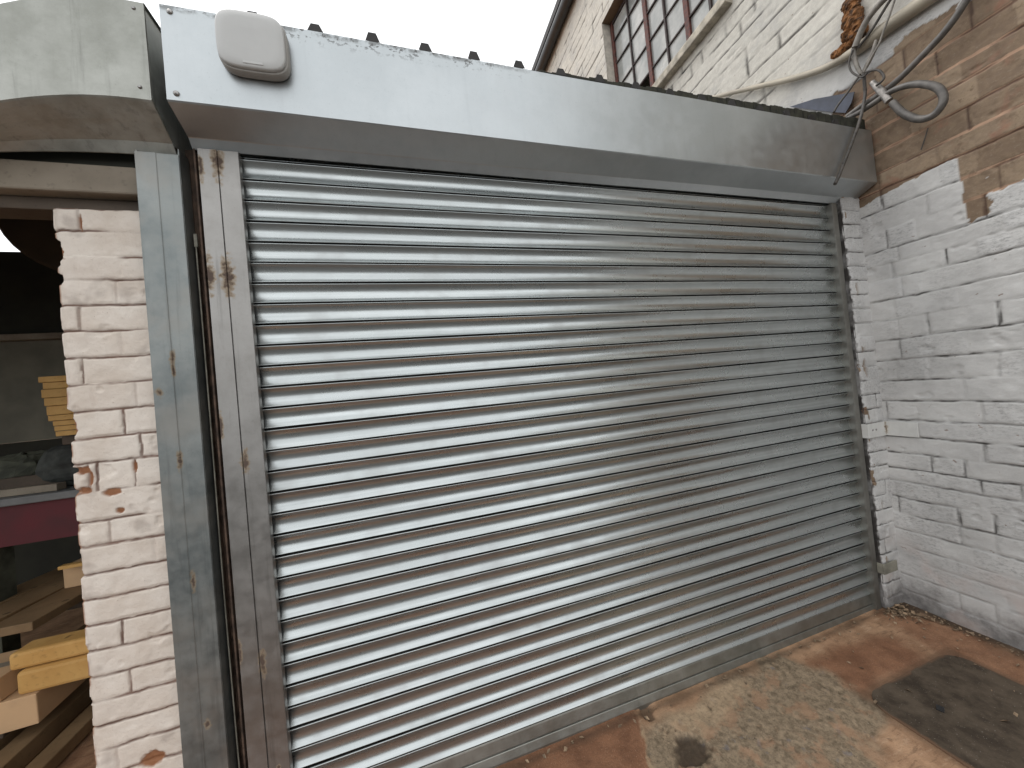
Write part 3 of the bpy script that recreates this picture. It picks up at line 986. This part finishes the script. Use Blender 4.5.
# ------------------------------------------------------------------ neighbouring shutter, rolled up
s2 = thing('roller_shutter', 'rolled up neighbouring shutter with dull grey hood and galvanised post beside the cream pier', 'roller shutter', (-1.8, 0, 0))


def sag(X, Z):
    d = np.clip(-0.20-X, 0, 0.6)
    d2 = np.clip(-0.20-X-0.6, 0, 9)
    topk = np.clip((Z-2.3)/0.5, 0, 1)
    lowk = np.clip((Z-2.40)/0.08, 0, 1)
    return -(0.08+0.34*lowk+0.62*topk)*d*d*0.9-0.04*d2


HP2 = hood_profile(0.30, 2.80, -0.150, 2.796, 2.486, -0.060, 2.418, 0.030)
h2 = hood(-3.7, -0.163, 90, HP2, sag, 0.0035, 5).build('hood', M['old'], s2)
for z_ in (2.770, 2.525):
    MB().lathe((-0.188, -0.1505, z_), (0, -1, 0), [(0.0055, 0), (0.0055, 0.0015), (0.003, 0.0035)], 12).build('screw', M['screw'], h2)
p2 = MB()
p2.prism([(-0.272, -0.0515), (-0.2165, -0.0525), (-0.214, -0.0495), (-0.155, -0.0500), (-0.155, -0.0460), (-0.272, -0.0470)], 2, -0.10, 2.3875)
p2.box((-0.160, -0.0445, -0.10), (-0.155, 0.012, 2.412))
p2.box((-0.272, -0.0465, -0.10), (-0.267, -0.012, 2.412))
p2.build('guide_rail', M['post'], s2, bevel=0.0015)

# ------------------------------------------------------------------ pier
pr = MB()
PB = [-0.15, -0.06, 0.02, 0.10, 0.18, 0.26, 0.34, 0.42, 0.502, 0.578, 0.655, 0.73, 0.81, 0.89, 0.97, 1.05, 1.135, 1.213, 1.303, 1.395, 1.473, 1.562, 1.648, 1.733,
      1.82, 1.904, 1.986, 2.06, 2.145, 2.218, 2.30]
PJ = {2.145: [-.459], 2.06: [-.2], 1.986: [-.474], 1.904: [-.379], 1.82: [-.473], 1.733: [-.376], 1.648: [-.478], 1.562: [-.454, -.349], 1.473: [-.387], 1.395: [-.347],
      1.303: [-.483, -.462, -.368], 1.213: [-.2], 1.135: [-.441], 1.05: [-.33], .97: [-.2], .89: [-.2], .81: [-.428], .73: [-.2], .655: [-.418], .578: [-.2], .502: [-.2], .42: [-.463]}


def pjn(k):
    rg = random.Random(300+k)
    return [-0.9]+PJ.get(round(PB[k], 3), [-.40 if k % 2 else -.47])+[0.1]


PX0 = -0.524
xp = np.arange(PX0, -0.19, 0.0035)
zp = np.arange(-0.1, 2.2185, 0.0032)
XP, ZP = np.meshgrid(xp, zp)
h, gr, cr, rn = brick_field(XP, ZP, PB, pjn, 0.008, 0.0045, 0.005, 0.0018, 80, 0.16, 0.0056, False, -0.8)
CH = [(-.525, 2.07, .022, .045), (-.52, 1.985, .012, .02), (-.53, 1.52, .028, .045), (-.508, 1.375, .030, .014), (-.498, 1.31, .026, .012), (-.425, 1.295, .024, .013),
      (-.408, 1.232, .014, .010), (-.478, 1.345, .006, .03), (-.365, 1.37, .007, .02), (-.455, 2.17, .004, .03), (-.38, .43, .035, .03), (-.525, 1.09, .006, .05), (-.53, 0.62, .01, .05)]
bare = np.zeros(XP.shape)
for cx, cz, rx, rz in CH:
    bare = np.maximum(bare, sst(1.05, 0.75, np.hypot((XP-cx)/rx, (ZP-cz)/rz)+(fbm(XP*60, ZP*60, 81, 3)-0.5)*0.8))
cr = np.maximum(cr, 0)
e = sst(0.03, 0.0, XP-PX0)
h = h-0.005*bare-0.008*e**3
XP2 = XP+e*(0.005*(fbm(ZP*14, ZP*0, 82, 4)-0.45)+0.010*bare+0.003*gr)
pr.grid(XP2, -h, ZP, True)
pr.box((PX0+0.012, 0.02, -0.1), (-0.192, 0.33, 2.2165))
# left and right cheeks tie the skin to the core
ez = np.stack([XP2[:, 0], -h[:, 0]], -1)
Zc, _ = np.meshgrid(zp, [0, 1])
pr.grid(np.stack([XP2[:, 0], np.full(len(zp), PX0+0.006)]), np.stack([-h[:, 0], np.full(len(zp), 0.325)]), Zc, True, False)
po = pr.build('brick_pier', M['pier'], attrs=dict(groove=gr.ravel(), crack_shade=cr.ravel(), rnd=rn.ravel(), bare=np.maximum(bare, sst(0.006, 0.0, XP-PX0)*sst(0.4, 0.6, fbm(ZP*25, ZP*0, 83, 3))).ravel()))
MB().box((-0.186, 0.03, -0.1), (-0.113, 0.33, 2.44)).build('gap_shade_strip', M['dark'], gl_)  # dark block added to paint the shade in the gap beside the post
tag(po, 'narrow cream painted brick pier with chipped edges left of the galvanised post', 'pier')

# far jamb of the left-hand opening, beyond the picture
fp = MB().box((-3.75, 0.0, -0.1), (-3.35, 0.33, 2.2165)).build('brick_pier', M['pier'], bevel=0.01)
tag(fp, 'cream painted pier at the far side of the open doorway', 'pier')

# lintel and the beam under it
l1 = MB().box((-3.75, -0.018, 2.262), (-0.285, 0.10, 2.352), 0.002).build('timber_lintel', M['lintel'], bevel=0.006)
tag(l1, 'pale weathered timber lintel above the open doorway', 'lintel')
l2 = MB().box((-3.75, 0.022, 2.2195), (-0.303, 0.10, 2.2600)).build('packing_board', M['darkwood'], bevel=0.003)
tag(l2, 'dark brown board between the pale lintel and the cream pier', 'board')
l3 = MB().box((-3.75, 0.0, 2.3545), (-0.303, 0.14, 2.70)).build('shutter_header', M['dark'])
tag(l3, 'dark header board behind the dull grey hood', 'board')

# ------------------------------------------------------------------ siren on the hood
sr = thing('alarm_siren', 'rounded off white alarm siren box fixed to the front of the bright hood', 'siren', (0.125, -0.151, 2.61))


def squircle(cx, cz, wx, wz, y, n=48, p=4.2):
    out_ = []
    for i in range(n):
        a = 2*math.pi*i/n
        c_, s_ = math.cos(a), math.sin(a)
        out_.append((cx+wx*math.copysign(abs(c_)**(2/p), c_), y, cz+wz*math.copysign(abs(s_)**(2/p), s_)))
    return out_


def sq_body(cx, cz, rings):
    m = MB()
    n = 48
    vs = []
    for wx, wz, y in rings:
        vs += squircle(cx, cz, wx, wz, y, n)
    fs = []
    for i in range(len(rings)-1):
        for k in range(n):
            k2 = (k+1) % n
            fs.append((i*n+k, i*n+k2, (i+1)*n+k2, (i+1)*n+k))
    m.add(vs, fs, True)
    c = len(rings)-1
    m.add(vs[c*n:], [tuple(range(n))], True)
    return m


CX, CZ = 0.130, 2.690
sq_body(CX, CZ, [(.096, .093, -.1525), (.099, .096, -.158), (.099, .096, -.178), (.097, .094, -.181)]).build('siren_base', M['sirenbase'], sr)
cv = sq_body(CX-.002, CZ+.003, [(.094, .091, -.179), (.0955, .0925, -.186), (.0945, .0915, -.190), (.091, .088, -.1928), (.07, .068, -.1945), (.035, .034, -.1955)])
cvo = cv.build('siren_cover', M['siren'], sr)
MB().prism([(CX-.028, CZ-.079), (CX+.028, CZ-.079), (CX+.026, CZ-.071), (CX-.026, CZ-.071)], 1, -.1952, -.190).build('release_tab', M['siren'], cvo, bevel=.001)

# ------------------------------------------------------------------ roof of the low building behind the hood
ro = thing('sheet_roof', 'dark ribbed sheet roof whose rib ends show above the bright hood', 'roof', (1.5, 0, 2.8))
rm = MB()


def rz(y):
    return 2.806+0.10*(y+0.14)


ribx = 0.125-0.187*2
poly = []
x = -0.12
rm.add([(-0.12, -0.142, rz(-.142)), (XW-0.02, -0.142, rz(-.142)), (XW-0.02, 4.5, rz(4.5)), (-0.12, 4.5, rz(4.5))], [(0, 1, 2, 3)])
rm.add([(-0.12, -0.142, rz(-.142)-.004), (XW-0.02, -0.142, rz(-.142)-.004), (XW-0.02, 4.5, rz(4.5)-.004), (-0.12, 4.5, rz(4.5)-.004)], [(3, 2, 1, 0)])
for k in range(17):
    cx = 0.125+0.1865*k
    if cx > 3.1:
        break
    hh = 0.026+random.uniform(-0.004, 0.003)
    P_ = [(cx-.021, 0.001), (cx+.021, 0.001), (cx+.011, hh), (cx-.011, hh)]
    v0 = [(a, -0.146, rz(-.146)+b) for a, b in P_]
    v1 = [(a, 4.5, rz(4.5)+b) for a, b in P_]
    rm.add(v0+v1, [(0, 1, 2, 3)[::-1], (4, 5, 6, 7), (1, 5, 6, 2), (2, 6, 7, 3), (3, 7, 4, 0), (0, 4, 5, 1)])
rm.build('roof_sheet', M['roof'], ro, bevel=0.003)
em = MB()
ex = np.linspace(1.15, XW-0.03, 70)
for i in range(len(ex)-1):
    h0 = 0.012+0.050*np.clip((ex[i]-1.15)/2.0, 0, 1)+0.006*math.sin(ex[i]*41)*0.5+random.uniform(-.002, .002)
    em.box((ex[i], -0.135+0.002*(i % 2), rz(-.135)), (ex[i+1]-0.0005, -0.08, rz(-.1)+h0))
em.build('edge_filler', M['roofedge'], ro)
# workshop fabric behind: walls and roof
bw = MB().box((-0.11, 0.4, -0.1), (-0.02, 4.5, 2.75)).build('partition_wall', M['dark'])
tag(bw, 'dark partition wall inside the workshop behind the cream pier', 'wall')
ws = thing('workshop', 'dim workshop interior with panelled back wall seen through the open doorway', 'workshop', (-2, 3, 0))
b2 = MB()
b2.box((-5.0, 3.0, 1.45), (-0.11, 3.1, 2.40))
b2.build('panelled_wall', M['backwall'], ws)
b3 = MB()
b3.box((-5.0, 3.0, -0.1), (-0.11, 3.1, 1.4485))
b3.box((-5.0, 3.0, 2.462), (-0.11, 3.1, 3.26))
b3.box((-2.78, 3.0, 3.2605), (-0.11, 3.1, 4.1))
b3.box((-5.0, 3.0, 3.2605), (-3.55, 3.1, 4.1))
b3.box((-3.5495, 3.0, 3.80), (-2.7805, 3.1, 4.1))
b3.box((-5.1, 0.34, -0.1), (-5.0015, 3.1, 4.1))
b3.build('upper_wall', M['dark'], ws)
MB().box((-5.0, 2.93, 2.402), (-0.115, 3.08, 2.458)).build('ledge', M['lintel'], ws, bevel=0.004)
b4 = MB()
b4.prism([(0.15, 2.83), (3.2, 3.98), (3.2, 4.05), (0.15, 2.90)], 0, -5.1, -0.13)
b4.build('ceiling_sheet', M['dark'], ws)
du = MB()
du.lathe((-1.82, 2.1, 3.30), (0, 1, 0), [(0.56, 0), (0.58, 0.02), (0.58, 0.55), (0.56, 0.57)], 40)
tag(du.build('round_duct', M['brownduct']), 'dark brown round duct in front of the bright gap inside the workshop', 'duct')

# ------------------------------------------------------------------ things in the workshop


def timber(name, mat, lo, hi, label, cat, group=None, bev=0.006, rot=0.0):
    c = [(a+b)/2 for a, b in zip(lo, hi)]
    m = MB().box([a-b for a, b in zip(lo, c)], [a-b for a, b in zip(hi, c)])
    o = m.build(name, M[mat], bevel=bev)
    o.location = c
    o.rotation_euler[2] = rot
    return tag(o, label, cat, group)


timber('timber_beam', 'pine', (-1.352, 0.80, 0.300), (-0.62, 0.90, 0.408), 'thick yellow timber with knots below a thinner one beside the pier', 'timber', None, 0.016)
timber('timber_beam', 'pine', (-1.385, 0.815, 0.412), (-0.62, 0.93, 0.492), 'thin yellow timber lying on a thicker one beside the pier', 'timber', None, 0.014)
# pile of long planks running back into the workshop
rg = random.Random(5)
pl = [(-1.23, 0.60, 0.012, .085, .03), (-1.40, 0.55, 0.012, .10, .06), (-1.545, 0.50, 0.012, .09, .075), (-1.68, 0.55, 0.012, .09, .09), (-1.82, 0.5, .012, .09, .10)]
lab = ['narrow pale plank on the floor nearest to the pier', 'brown plank on the floor second from the pier', 'brown plank on the floor third from the pier',
       'brown plank on the floor under the cardboard boxes', 'brown plank on the floor farthest from the pier']
for (x_, y_, z_, w_, t_), lb_ in zip(pl, lab):
    timber('plank', 'plank', (x_-w_/2, y_, z_-0.03), (x_+w_/2, y_+1.9, z_+t_), lb_, 'plank', 'planks on the workshop floor', 0.004, rg.uniform(-.04, .05))
for i, (x_, lb_) in enumerate([(-1.95, 'long plank at the far side of the raised pile behind the yellow timbers'), (-1.74, 'long plank in the middle of the raised pile behind the yellow timbers'),
                               (-1.53, 'long plank at the near side of the raised pile behind the yellow timbers')]):
    timber('plank', 'plank', (x_-.10, 1.02, .485+.006*i), (x_+.10, 2.6, .53+.006*i), lb_, 'plank', 'planks raised on trestles', 0.004, 0.06*i-0.15)
tr = thing('trestle', 'dark trestle under the raised planks', 'trestle', (-1.75, 1.5, 0))
MB().box((-2.05, 1.45, 0.40), (-1.40, 1.55, 0.483)).build('top_bar', M['darkwood'], tr)
for x_ in (-2.0, -1.45):
    MB().box((x_-.03, 1.46, -0.1), (x_+.03, 1.54, 0.3985)).build('leg', M['darkwood'], tr)


def carton(lo, hi, label, rot=0):
    c = [(a+b)/2 for a, b in zip(lo, hi)]
    r = thing('cardboard_box', label, 'box', (c[0], c[1], lo[2]))
    m = MB().box(lo, hi, 0.003)
    m.build('carton', M['card'], r, bevel=0.004)
    t = MB()
    t.box((lo[0]-.0006, c[1]-.022, hi[2]-0.05), (hi[0]+.0006, c[1]+.022, hi[2]+.0015))
    t.build('packing_tape', M['lintel'], r)
    r.rotation_euler[2] = rot
    return r


carton((-1.80, 0.78, 0.158), (-1.285, 1.06, 0.297), 'flat cardboard box, lower of two left of the yellow timbers', 0.05)
carton((-1.80, 0.78, 0.301), (-1.400, 1.05, 0.405), 'cardboard box, upper of two left of the yellow timbers', 0.03)
carton((-1.62, 1.42, 0.545), (-1.30, 1.75, 0.675), 'small cardboard box on the raised planks below the maroon bench')
timber('batten', 'pine', (-1.60, 1.36, 0.679), (-1.30, 1.40, 0.70), 'short yellow batten lying along the small cardboard box', 'batten', None, 0.003)
# support for the cartons
timber('timber_block', 'darkwood', (-1.76, .84, .105), (-1.44, 1.04, .156), 'dark block under the lower cardboard box', 'block')
bt = thing('workbench', 'maroon fronted workbench with a grey worktop inside the workshop', 'workbench', (-1.8, 1.6, 0))
MB().box((-2.6, 1.36, 1.10), (-1.02, 2.1, 1.145)).build('worktop', M['greybench'], bt, bevel=0.006)
MB().box((-2.6, 1.40, 0.86), (-1.02, 1.43, 1.098)).build('front_panel', M['maroon'], bt)
for x_ in (-1.98, -1.08):
    MB().box((x_-.05, 1.44, -0.1), (x_+.05, 1.54, 1.098)).build('leg', M['junk2'], bt)
# sacks and offcuts heaped on the bench


def lump(c, s_, mat, label, seed):
    m = MB()
    U_, V_ = np.meshgrid(np.linspace(0, 2*math.pi, 29), np.linspace(0.02, math.pi-0.02, 15))
    rr = 1+0.55*(fbm(U_*1.2+seed, V_*1.6, seed, 3)-0.5)
    rr[:, -1] = rr[:, 0]
    p = 0.7
    sx = np.sign(np.cos(U_))*np.abs(np.cos(U_))**p
    sy = np.sign(np.sin(U_))*np.abs(np.sin(U_))**p
    m.grid(c[0]+s_[0]*rr*np.sin(V_)**p*sx, c[1]+s_[1]*rr*np.sin(V_)**p*sy, np.maximum(c[2]+s_[2]*rr*np.cos(V_), 1.1465), False, True)
    return tag(m.build('sack', M[mat]), label, 'sack')


lump((-1.66, 1.62, 1.27), (.15, .12, .14), 'junk', 'crumpled black sack heaped on the worktop under the yellow battens', 3)
lump((-2.02, 1.75, 1.25), (.17, .14, .13), 'junk2', 'dull green sack slumped farther along the grey worktop', 8)
timber('offcut', 'lintel', (-2.05, 1.44, 1.147), (-1.62, 1.50, 1.19), 'dull timber offcut lying in front of the sacks', 'offcut', None, 0.003, -0.08)
timber('offcut', 'darkwood', (-1.95, 1.52, 1.147), (-1.70, 1.57, 1.25), 'dark offcut standing on edge against the sacks', 'offcut', None, 0.003, 0.12)
cr_ = timber('wooden_crate', 'darkwood', (-1.64, 1.50, 1.42), (-1.20, 1.80, 1.478), 'dark board carrying the stack of yellow battens', 'board')
zc = 1.480
hs = [.030, .030, .030, .034, .055, .048, .052, .040, .036]
pos = ['lowest', 'second lowest', 'third lowest', 'fourth lowest', 'middle', 'fourth highest', 'third highest', 'second highest', 'topmost']
for i, h_ in enumerate(hs):
    xl_ = -1.60-0.058*(i/8.0)+rg.uniform(-.008, .008)
    timber('batten', 'pine', (xl_, 1.40+rg.uniform(0, .015), zc), (xl_+.32, 1.75, zc+h_), pos[i]+' yellow batten in the leaning stack beside the pier', 'batten', 'stacked yellow battens', 0.003)
    zc += h_+0.0025

# ------------------------------------------------------------------ pipe, cables, foam on the right-hand wall
XC = XW-0.03


def path(pts, x=XC):
    out_ = []
    for p in pts:
        xx = x if len(p) == 2 else p[2]
        out_.append(at(p[0], p[1], 0, xx))
    return out_


pp = MB().tube(path([(712, 98), (735, 92), (765, 85), (795, 78), (825, 68), (848, 55), (862, 46), (885, 29), (905, 15), (930, -3), (960, -24)], XW-0.035)+[(XW-.04, -0.9, 3.24), (XW-.04, -1.8, 3.22), (XW-.04, -2.95, 3.2)], [.015, .016, .017, .019, .020, .024, .032, .036, .036, .036, .036, .036, .036, .036], 12)
tag(pp.build('conduit_pipe', M['pipe']), 'cream painted conduit pipe running along the wall above the low roof', 'pipe')


def riser(mb, p, y1, rad, seg=8):
    """the rest of a cable, straight up the wall from where it leaves the picture"""
    p = tuple(p)
    return mb.tube([p, (XW-.05, (p[1]*2+y1)/3, p[2]+0.7), (XW-.05, y1, 4.9), (XW-.05, y1, 6.75)], rad, seg, False)


c1 = MB().tube(path([(969, -4), (955, 18), (940, 37), (920, 58), (900, 78), (880, 94), (862, 106), (847, 117, XW-.06)], XW-0.05), [.016]*8, 10)
riser(c1, path([(969, -4)], XW-0.05)[0], -.95, .016)
tag(c1.build('cable', M['cable2']), 'thick dark grey cable slanting down the bare brown brick', 'cable')
c2 = MB().tube(path([(892, 102), (903, 113), (918, 119), (932, 116), (942, 105), (943, 95), (936, 87), (920, 84), (905, 86), (890, 92), (874, 103), (860, 112), (846, 119, XW-.06)], XW-0.075),
               [.016, .017, .017, .017, .017, .017, .017, .016, .016, .015, .015, .014, .013], 10)
tag(c2.build('cable', M['cable2']), 'looped dark grey cable end curling out from the brown brick', 'cable')
c3 = MB().tube(path([(872, 82), (880, 90), (889, 101)], XW-0.075), [.012, .018, .017], 10, True)
tag(c3.build('cable_sleeve', M['sleeve']), 'worn silvery sleeve at the end of the looped cable', 'sleeve')
c4 = MB().tube(path([(888, -4), (878, 6), (867, 20), (860, 34), (855, 47)], XW-0.09), [.016]*5, 10)
riser(c4, path([(888, -4)], XW-0.09)[0], -.42, .016)
tag(c4.build('cable', M['cable']), 'pale grey cable dropping over the pipe past the orange foam', 'cable')
c5 = MB().tube(path([(893, -4), (884, 10), (875, 25), (866, 38), (858, 48)], XW-0.08), [.007]*5, 8)
riser(c5, path([(893, -4)], XW-0.08)[0], -.46, .007)
tag(c5.build('cable', M['wire']), 'slim dark cable running alongside the pale grey cable', 'cable')
c6 = MB().tube(path([(854, 48), (854, 56), (857, 66), (861, 74)], XW-0.08), [.014, .012, .011, .008], 8)
c6.tube(path([(876, 40), (873, 52), (868, 63), (862, 74)], XW-0.08), [.007, .012, .012, .007], 8)
tag(c6.build('cable_tie', M['cable']), 'frayed grey cable ends knotted below the pipe', 'cable')
for pts, rad, lb_ in (([(864, 73), (866, 82), (865, 95), (862, 112), (858, 126), (851, 145), (844, 163), (838, 178), (835, 184)], .0085, 'dark frayed wire hanging in front of the right end of the bright hood'),
                      ([(861, 76), (857, 79), (848, 92), (838, 105), (834, 112)], .006, 'short black wire dropping onto the blue grey flashing'),
                      ([(928, 128), (925, 138), (921, 150)], .003, 'tiny loose wire against the bare brown brick')):
    hang = [(XW-0.08 if i < 2 else (XW-0.10 if lb_.startswith('short') else -1)) for i in range(len(pts))]
    P_ = []
    for i, p in enumerate(pts):
        if lb_.startswith('dark'):
            # hangs from the wall out over the front of the hood
            P_.append(at(p[0], p[1], 1, -0.17) if i >= 2 else at(p[0], p[1], 0, XW-0.08))
        elif lb_.startswith('tiny'):
            P_.append(at(p[0], p[1], 0, XW-0.01))
        else:
            P_.append(at(p[0], p[1], 0, XW-0.08-0.02*i))
    if lb_.startswith('dark'):
        P_[1] = (P_[0]+P_[2])/2
    tag(MB().tube(P_, rad, 6).build('loose_wire', M['wire']), lb_, 'wire')
for pts, rad, lb_ in (([(896, -4), (890, 14), (884, 30), (879, 44), (871, 58), (864, 72)], .0055, 'slim pale wire running down from the pipe to the knotted cable ends'),
                      ([(853, 50), (849, 62), (852, 72), (862, 77), (868, 72)], .005, 'thin wire looping left around the knotted cable ends'),
                      ([(866, 72), (878, 70), (884, 78), (876, 86)], .006, 'short stiff wire poking out above the worn sleeve')):
    wm = MB().tube(path(pts, XW-0.10), rad, 6)
    if 'pale' in lb_:
        riser(wm, path(pts[:1], XW-0.10)[0], -.50, rad, 6)
    tag(wm.build('loose_wire', M['cable'] if 'pale' in lb_ else M['wire']), lb_, 'wire')
# foam lump
fm = MB()
rg = random.Random(3)
for i in range(44):
    t = i/43
    px = 849+rg.uniform(-4, 8)+(t*6 if t < .6 else (t-.6)*-40+3)
    py = 5+t*52+rg.uniform(-3, 3)
    c = at(px, py, 0, XW-0.02-rg.uniform(0, .03))
    r0 = rg.uniform(.016, .038)*(1.0 if t < .6 else .7)
    U_, V_ = np.meshgrid(np.linspace(0, 2*math.pi, 23), np.linspace(0.05, math.pi-.05, 13))
    rr = r0*(1+0.9*(fbm(np.cos(U_)*2.2+np.cos(V_)*3+i*5.1, np.sin(U_)*2.2+np.sin(V_)*3, i, 4)-0.5))
    rr[:, -1] = rr[:, 0]
    fm.grid(c[0]+rr*np.sin(V_)*np.cos(U_), c[1]+rr*np.sin(V_)*np.sin(U_), c[2]+rr*np.cos(V_), False, True)
tag(fm.build('foam_lump', M['foam']), 'crusty orange brown lump of old foam stuck on the wall around the pipe', 'foam')
# mortar fillet and flashing where the low roof meets the wall
fl = MB()
q = [at(*p, 0, XW-.012) for p in ((790, 107), (815, 99), (855, 92), (852, 103), (846, 113), (830, 112))]
fl.add([(p[0], p[1], p[2]) for p in q]+[(p[0]-.006, p[1], p[2]) for p in q], [tuple(range(6)), tuple(range(6, 12))[::-1]]+[(i, (i+1) % 6, 6+(i+1) % 6, 6+i) for i in range(6)])
tag(fl.build('roof_flashing', M['lead']), 'blue grey scrap of flashing where the low roof meets the wall', 'flashing')

# ------------------------------------------------------------------ access cover in the ground
mc = thing('access_cover', 'dark rounded access cover filled with concrete set in the ground by the wall', 'access cover', (2.62, -0.64, 0))


def rrect(x0, x1, y0, y1, r, n=6):
    P_ = []
    for cx, cy, a0 in ((x1-r, y1-r, 0), (x0+r, y1-r, 90), (x0+r, y0+r, 180), (x1-r, y0+r, 270)):
        for i in range(n+1):
            a = R(a0+90*i/n)
            P_.append((cx+r*math.cos(a), cy+r*math.sin(a)))
    return P_


o_ = rrect(2.295, 2.940, -0.93, -0.348, .09)
top_ = MB()
n_ = len(o_)
vs = [(x_, y_, gz(x_, y_)+.0045) for x_, y_ in o_]+[(x_, y_, gz(x_, y_)-.03) for x_, y_ in o_]
top_.add(vs, [tuple(range(n_))]+[(i, n_+i, n_+(i+1) % n_, (i+1) % n_) for i in range(n_)])
top_.build('cover_plate', M['cover'], mc)
MB().obox((2.50, -0.50, gz(2.5, 0)+.0065), (.014, .006, 0), (-.004, .010, 0), (0, 0, .002)).build('lifting_eye', M['black'], mc)

# dead leaves and crumbs in the corner
lt = MB()
rg = random.Random(9)
for i in range(520):
    t = rg.random()
    if t < .5:
        x_, y_ = 3.15-abs(rg.gauss(0, .07)), -0.06-abs(rg.gauss(0, .06))
    elif t < .75:
        x_, y_ = 3.195-abs(rg.gauss(0, .03)), -rg.uniform(0.05, .9)
    elif t < .85:
        x_, y_ = rg.uniform(.8, 3.1), -.045-abs(rg.gauss(0, .02))
    else:
        x_, y_ = rg.uniform(1.2, 3.1), -rg.uniform(.05, .8)
    s_ = abs(rg.gauss(.005, .004))+.002
    a = rg.uniform(0, 6.28)
    z_ = float(gz(x_, y_))+.004+rg.uniform(0, .004)
    c_, d_ = math.cos(a)*s_, math.sin(a)*s_
    e_ = rg.uniform(.3, .7)
    k_ = rg.uniform(0, s_*.8)
    lt.add([(x_-c_, y_-d_, z_), (x_+d_*e_, y_-c_*e_, z_+k_), (x_+c_, y_+d_, z_+k_*.5), (x_-d_*e_, y_+c_*e_, z_)], [(0, 1, 2, 3)])
    lt.add([(x_-c_, y_-d_, z_-.0015), (x_+d_*e_, y_-c_*e_, z_+k_-.0015), (x_+c_, y_+d_, z_+k_*.5-.0015), (x_-d_*e_, y_+c_*e_, z_-.0015)], [(3, 2, 1, 0)])
lo_ = lt.build('leaf_litter', M['litter'])
lo_['kind'] = 'stuff'
tag(lo_, 'dry leaf crumbs and grit gathered in the corner at the foot of the wall', 'litter')

# ------------------------------------------------------------------ light
wd = bpy.data.worlds.new("World")
S.world = wd
wd.use_nodes = True
nt = wd.node_tree
bg = nt.nodes['Background']
sky = nt.nodes.new('ShaderNodeTexSky')
sky.sky_type = 'NISHITA'
sky.sun_disc = False
EL, AZ = R(62), R(300)
sky.sun_elevation = EL
sky.sun_rotation = AZ
sky.air_density = 1.0
sky.dust_density = 4.0
sky.ozone_density = 1.0
hs_ = nt.nodes.new('ShaderNodeHueSaturation')
hs_.inputs['Saturation'].default_value = 0.16
nt.links.new(sky.outputs[0], hs_.inputs['Color'])
mx = nt.nodes.new('ShaderNodeMix')
mx.data_type = 'RGBA'
mx.inputs[0].default_value = 0.78
nt.links.new(hs_.outputs[0], mx.inputs[6])
mx.inputs[7].default_value = (7.4, 7.5, 7.6, 1)          # the even white of a closed cloud layer
nt.links.new(mx.outputs[2], bg.inputs['Color'])
bg.inputs['Strength'].default_value = 0.13
sd = bpy.data.lights.new('sun', 'SUN')
sd.energy = 0.5
sd.angle = R(25)
sd.color = (1.0, 0.97, 0.93)
so = bpy.data.objects.new('sun', sd)
COL.objects.link(so)
dv_ = Vector((math.sin(AZ)*math.cos(EL), math.cos(AZ)*math.cos(EL), math.sin(EL)))
so.rotation_euler = dv_.to_track_quat('Z', 'Y').to_euler()
so.location = (0, -3, 8)

S.view_settings.view_transform = 'Standard'
S.view_settings.look = 'None'
S.view_settings.exposure = 0.76
S.view_settings.gamma = 1.0
S.render.engine = 'CYCLES'
S.cycles.use_denoising = True
S.cycles.max_bounces = 8
